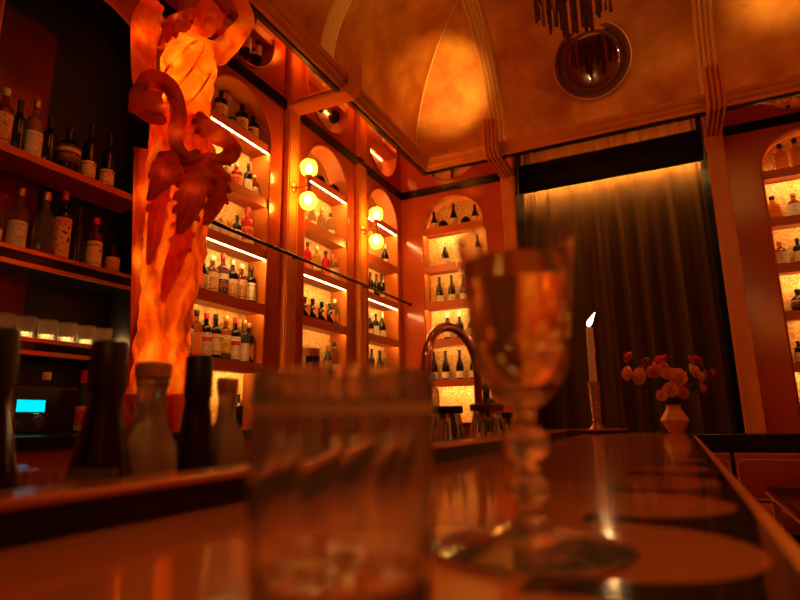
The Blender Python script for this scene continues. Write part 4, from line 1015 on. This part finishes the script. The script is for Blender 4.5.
black_bottle((-.545, .412, 1.0005), 'black bottle left of the clear stoppered one, behind the bar ledge', .262, .034, .0165)
black_bottle((-.555, .552, 1.0005), 'black bottle between the two clear stoppered ones', .260, .030, .0155)
black_bottle((-.62, .93, 1.0005), 'black bottle seen through the clear tumbler, behind the ledge', .275, .036, .017)
stopper_bottle((-.60, .775, 1.0005), 'clear stoppered bottle just left of the tumbler, behind the ledge', .235, .032, .014)
place_bottle('spirit', .25, .036, 'g_brown', 'c_red', ('l_cream', .15, .6), (-.70, 1.06, 1.0005), 0, 'brown bottle with red cap behind the tumbler', 'bottles behind the bar')
place_bottle('squat', .16, .045, 'g_amber', 'c_gold', None, (-.60, 1.22, 1.0955), 0, 'squat amber decanter left of the lidded jars', 'bottles behind the bar')
place_bottle('spirit', .20, .034, 'g_green', 'c_black', ('l_white', .1, .5), (-.68, 1.34, 1.0955), 0, 'green bottle with white label left of the lidded jars', 'bottles behind the bar')
black_bottle((-.55, .300, 1.0005), 'black bottle at the very left end of the bar ledge', .262, .034, .0165)
# clear tubs of fruit by the ledge
def tub(x, y, label):
    t = thing('fruit_tub', label, 'container', (x, y, 1.0005), 0, 'fruit tubs behind the bar'); a, b2, h = .030, .030, .135
    bm = bmesh.new(); box(bm, -a, a, -b2, b2, 0, .08, .004); finish('liner', bm, 'c_black', t)
    bm = bmesh.new()
    for s in (-1, 1): box(bm, s * a - .001, s * a + .001, -b2, b2, .08, h); box(bm, -a, a, s * b2 - .001, s * b2 + .001, .08, h)
    finish('wall', bm, 'glass', t)
tub(-.50, .345, 'clear tub of dark red cherries near the left bar end'); tub(-.62, .335, 'clear tub of dark olives behind the cherry tub')
for nm, x0, y0, mt_, wd in (('cherry', -.50, .345, pmat('cherry_red', (.22, .006, .006), .15), 'dark red cherry in the clear tub by the ledge'), ('olive', -.62, .335, pmat('olive_black', (.03, .02, .008), .2), 'dark olive in the rear clear tub')):
    bm = bmesh.new(); blob(bm, (0, 0, .0115), (.0115, .0115, .0115), None, 2); o = finish(nm, bm, mt_, None, 'all'); me = o.data; bpy.data.objects.remove(o)
    for k in range(8):
        o = bpy.data.objects.new(nm, me); link(o)
        o.location = (x0 - .014 + .028 * (k % 2) + .001 * k, y0 - .014 + .028 * ((k // 2) % 2), 1.081 + .0232 * (k // 4))
        tag(o, wd, 'fruit', 'cherries in the tub' if nm == 'cherry' else 'olives in the tub')
# amplifier with cyan display on the back counter
t = thing('amplifier', 'black amplifier with glowing cyan display on the back counter', 'amplifier', (-2.48, 1.537, ZB + .0005))
bm = bmesh.new(); box(bm, -.14, .0, -.30, .19, .006, .20, .006); finish('body', bm, 'plastic', t)
bm = bmesh.new(); box(bm, .0, .002, -.075, .045, .092, .142, .0008); finish('display', bm, 'screen', t, label='glowing cyan display')
for k, (y, z, r_) in enumerate(((-.16, .045, .011), (-.115, .045, .011), (-.07, .045, .011), (.02, .052, .024))):
    bm = bmesh.new(); lathe(bm, [(r_, 0), (r_, .012), (r_ * .9, .016), (0, .016)], 20, (0, y, z), mat=Matrix.Rotation(PI / 2, 4, 'Y')); kb = finish('knob', bm, 'grey', t, True)
    bm = bmesh.new(); lathe(bm, [(r_ * 1.15, 0), (r_ * 1.15, .003), (r_, .003)], 20, (0, y, z), mat=Matrix.Rotation(PI / 2, 4, 'Y')); finish('ring', bm, 'steel', kb, True)
for y, z in ((-.20, .115), (.01, .085)):
    bm = bmesh.new(); box(bm, 0, .0015, y - .012, y + .012, z - .002, z + .002); finish('indicator', bm, 'green_led', t)
t = thing('muddler', 'wooden muddler stick standing beside the amplifier display', 'bar tool', (-2.38, 1.735, ZB + .0005))
bm = bmesh.new(); lathe(bm, [(0, 0), (.016, 0), (.018, .02), (.013, .06), (.011, .16), (.014, .175), (.012, .185), (0, .187)], 16); finish('stick', bm, 'bwood', t, True)
for p, y, H, lb in (('white', 1.50, .27, 'small clear bottle with pourer standing behind the amplifier'), ('tan', 1.69, .28, 'brown bottle with gold cap behind the amplifier end'), ('greenr', 1.80, .29, 'green bottle with red cap right of the amplifier'), ('tan2', 1.92, .28, 'dim brown bottle right of the green one')):
    K['greenr'] = ('burg', .038, 'g_green', 'c_red', ('l_red', .03, .42), ''); K['tan2'] = ('spirit', .036, 'g_brown', 'c_black', ('l_tan', .06, .5), '')
    kind, R, glass, cap, lab, _ = K[p]
    place_bottle(kind, H, R, glass, cap, lab, (-2.66 if y < 1.78 else -2.55, y, ZB + .0005), -.6, lb, 'bottles on the back counter')

# ------------------------------------------------------------------ lights
def emis_strip(name, label, x0, x1, y0, y1, z0, z1, mat='cove'):
    bm = bmesh.new(); box(bm, x0, x1, y0, y1, z0, z1); return tag(finish(name, bm, mat), label, 'light')
emis_strip('cove_light', 'hidden warm light strip on the left cornice ledge', -2.40, -2.37, 0.5, 5.2, 3.965, 3.985)
emis_strip('cove_light', 'hidden warm light strip on the back cornice ledge', -2.2, 3.0, 5.58, 5.61, 3.965, 3.985)
def spot(name, loc, to, e, ang, col=(1, .53, .09), blend=.9):
    l = bpy.data.lights.new(name, 'SPOT'); l.energy = e; l.color = col; l.spot_size = math.radians(ang); l.spot_blend = blend; l.shadow_soft_size = .05
    o = bpy.data.objects.new(name, l); link(o); o.location = loc
    o.rotation_euler = (Vector(to) - Vector(loc)).to_track_quat('-Z', 'Y').to_euler(); return o
spot('uplight', (-1.9, 3.6, 4.15), (-2.0, 5.35, 4.85), 210, 36)
spot('uplight', (1.4, 3.6, 4.15), (1.35, 5.1, 5.1), 90, 45)
spot('uplight', (-.6, 3.4, 4.15), (-2.2, 4.3, 5.0), 18, 70)
def area(name, loc, to, e, sx_, sy_, col):
    l = bpy.data.lights.new(name, 'AREA'); l.shape = 'RECTANGLE'; l.size = sx_; l.size_y = sy_; l.energy = e; l.color = col
    o = bpy.data.objects.new(name, l); link(o); o.location = loc
    o.rotation_euler = (Vector(to) - Vector(loc)).to_track_quat('-Z', 'Y').to_euler(); return o
area('room_fill', (1.2, .5, 5.2), (-.6, 3.5, 1.5), 11, 1.2, 1.2, (1, .36, .05))  # added fill panel for the room's orange ambience, no fixture there
spot('goblet_fill', (.30, -.05, 2.7), (-.09, .36, 1.15), 16, 24, (1, .50, .13)).data.shadow_soft_size = .015  # added spot that brightens the goblet and the counter round its foot
lamp('chandelier_lamp', (-.43, 4.4, 5.0), (1, .36, .12), 4.5, .05)
lamp('candle_light', (-.338, 2.868, 1.66), (1, .5, .15), 1.8, .012)
for p_, e_ in (((1.0, 1.0, 3.6), 4.5), ((1.5, -.5, 3.3), 4.5), ((-.9, -.7, 3.3), 4), ((.4, 2.4, 4.4), 6), ((.35, -.9, 2.4), 4)):
    lamp('glint_fill', p_, (1, .52, .16), e_, .014)  # small unseen points added for glints on the glassware and extra fill

wd = bpy.data.worlds.new('world'); sc.world = wd; wd.use_nodes = True
wd.node_tree.nodes['Background'].inputs[0].default_value = (1, .3, .06, 1); wd.node_tree.nodes['Background'].inputs[1].default_value = .0

# ------------------------------------------------------------------ camera
yaw, pit, rol, fpx = -0.445737162, 0.209477495, -0.015688235, 563.912
F = Vector((math.sin(yaw) * math.cos(pit), math.cos(yaw) * math.cos(pit), math.sin(pit)))
r0 = Vector((math.cos(yaw), -math.sin(yaw), 0)); u0 = r0.cross(F)
R_ = math.cos(rol) * r0 + math.sin(rol) * u0; U_ = -math.sin(rol) * r0 + math.cos(rol) * u0
cam = bpy.data.cameras.new('camera'); co = bpy.data.objects.new('camera', cam); link(co)
mw = Matrix((R_, U_, -F)).transposed().to_4x4(); mw.translation = Vector((0, 0, 1.175)); co.matrix_world = mw
cam.sensor_width = 36; cam.lens = fpx / 800 * 36; cam.clip_start = .01
cam.dof.use_dof = True; cam.dof.focus_distance = 4.6; cam.dof.aperture_fstop = 4.4
sc.camera = co
sc.view_settings.view_transform = 'Standard'; sc.view_settings.look = 'None'; sc.view_settings.gamma = 1; sc.view_settings.use_curve_mapping = False
sc.view_settings.exposure = .32
sc.cycles.use_denoising = True
sc.cycles.max_bounces = 14; sc.cycles.transmission_bounces = 14; sc.cycles.sample_clamp_indirect = 4.
sc.cycles.use_light_tree = True
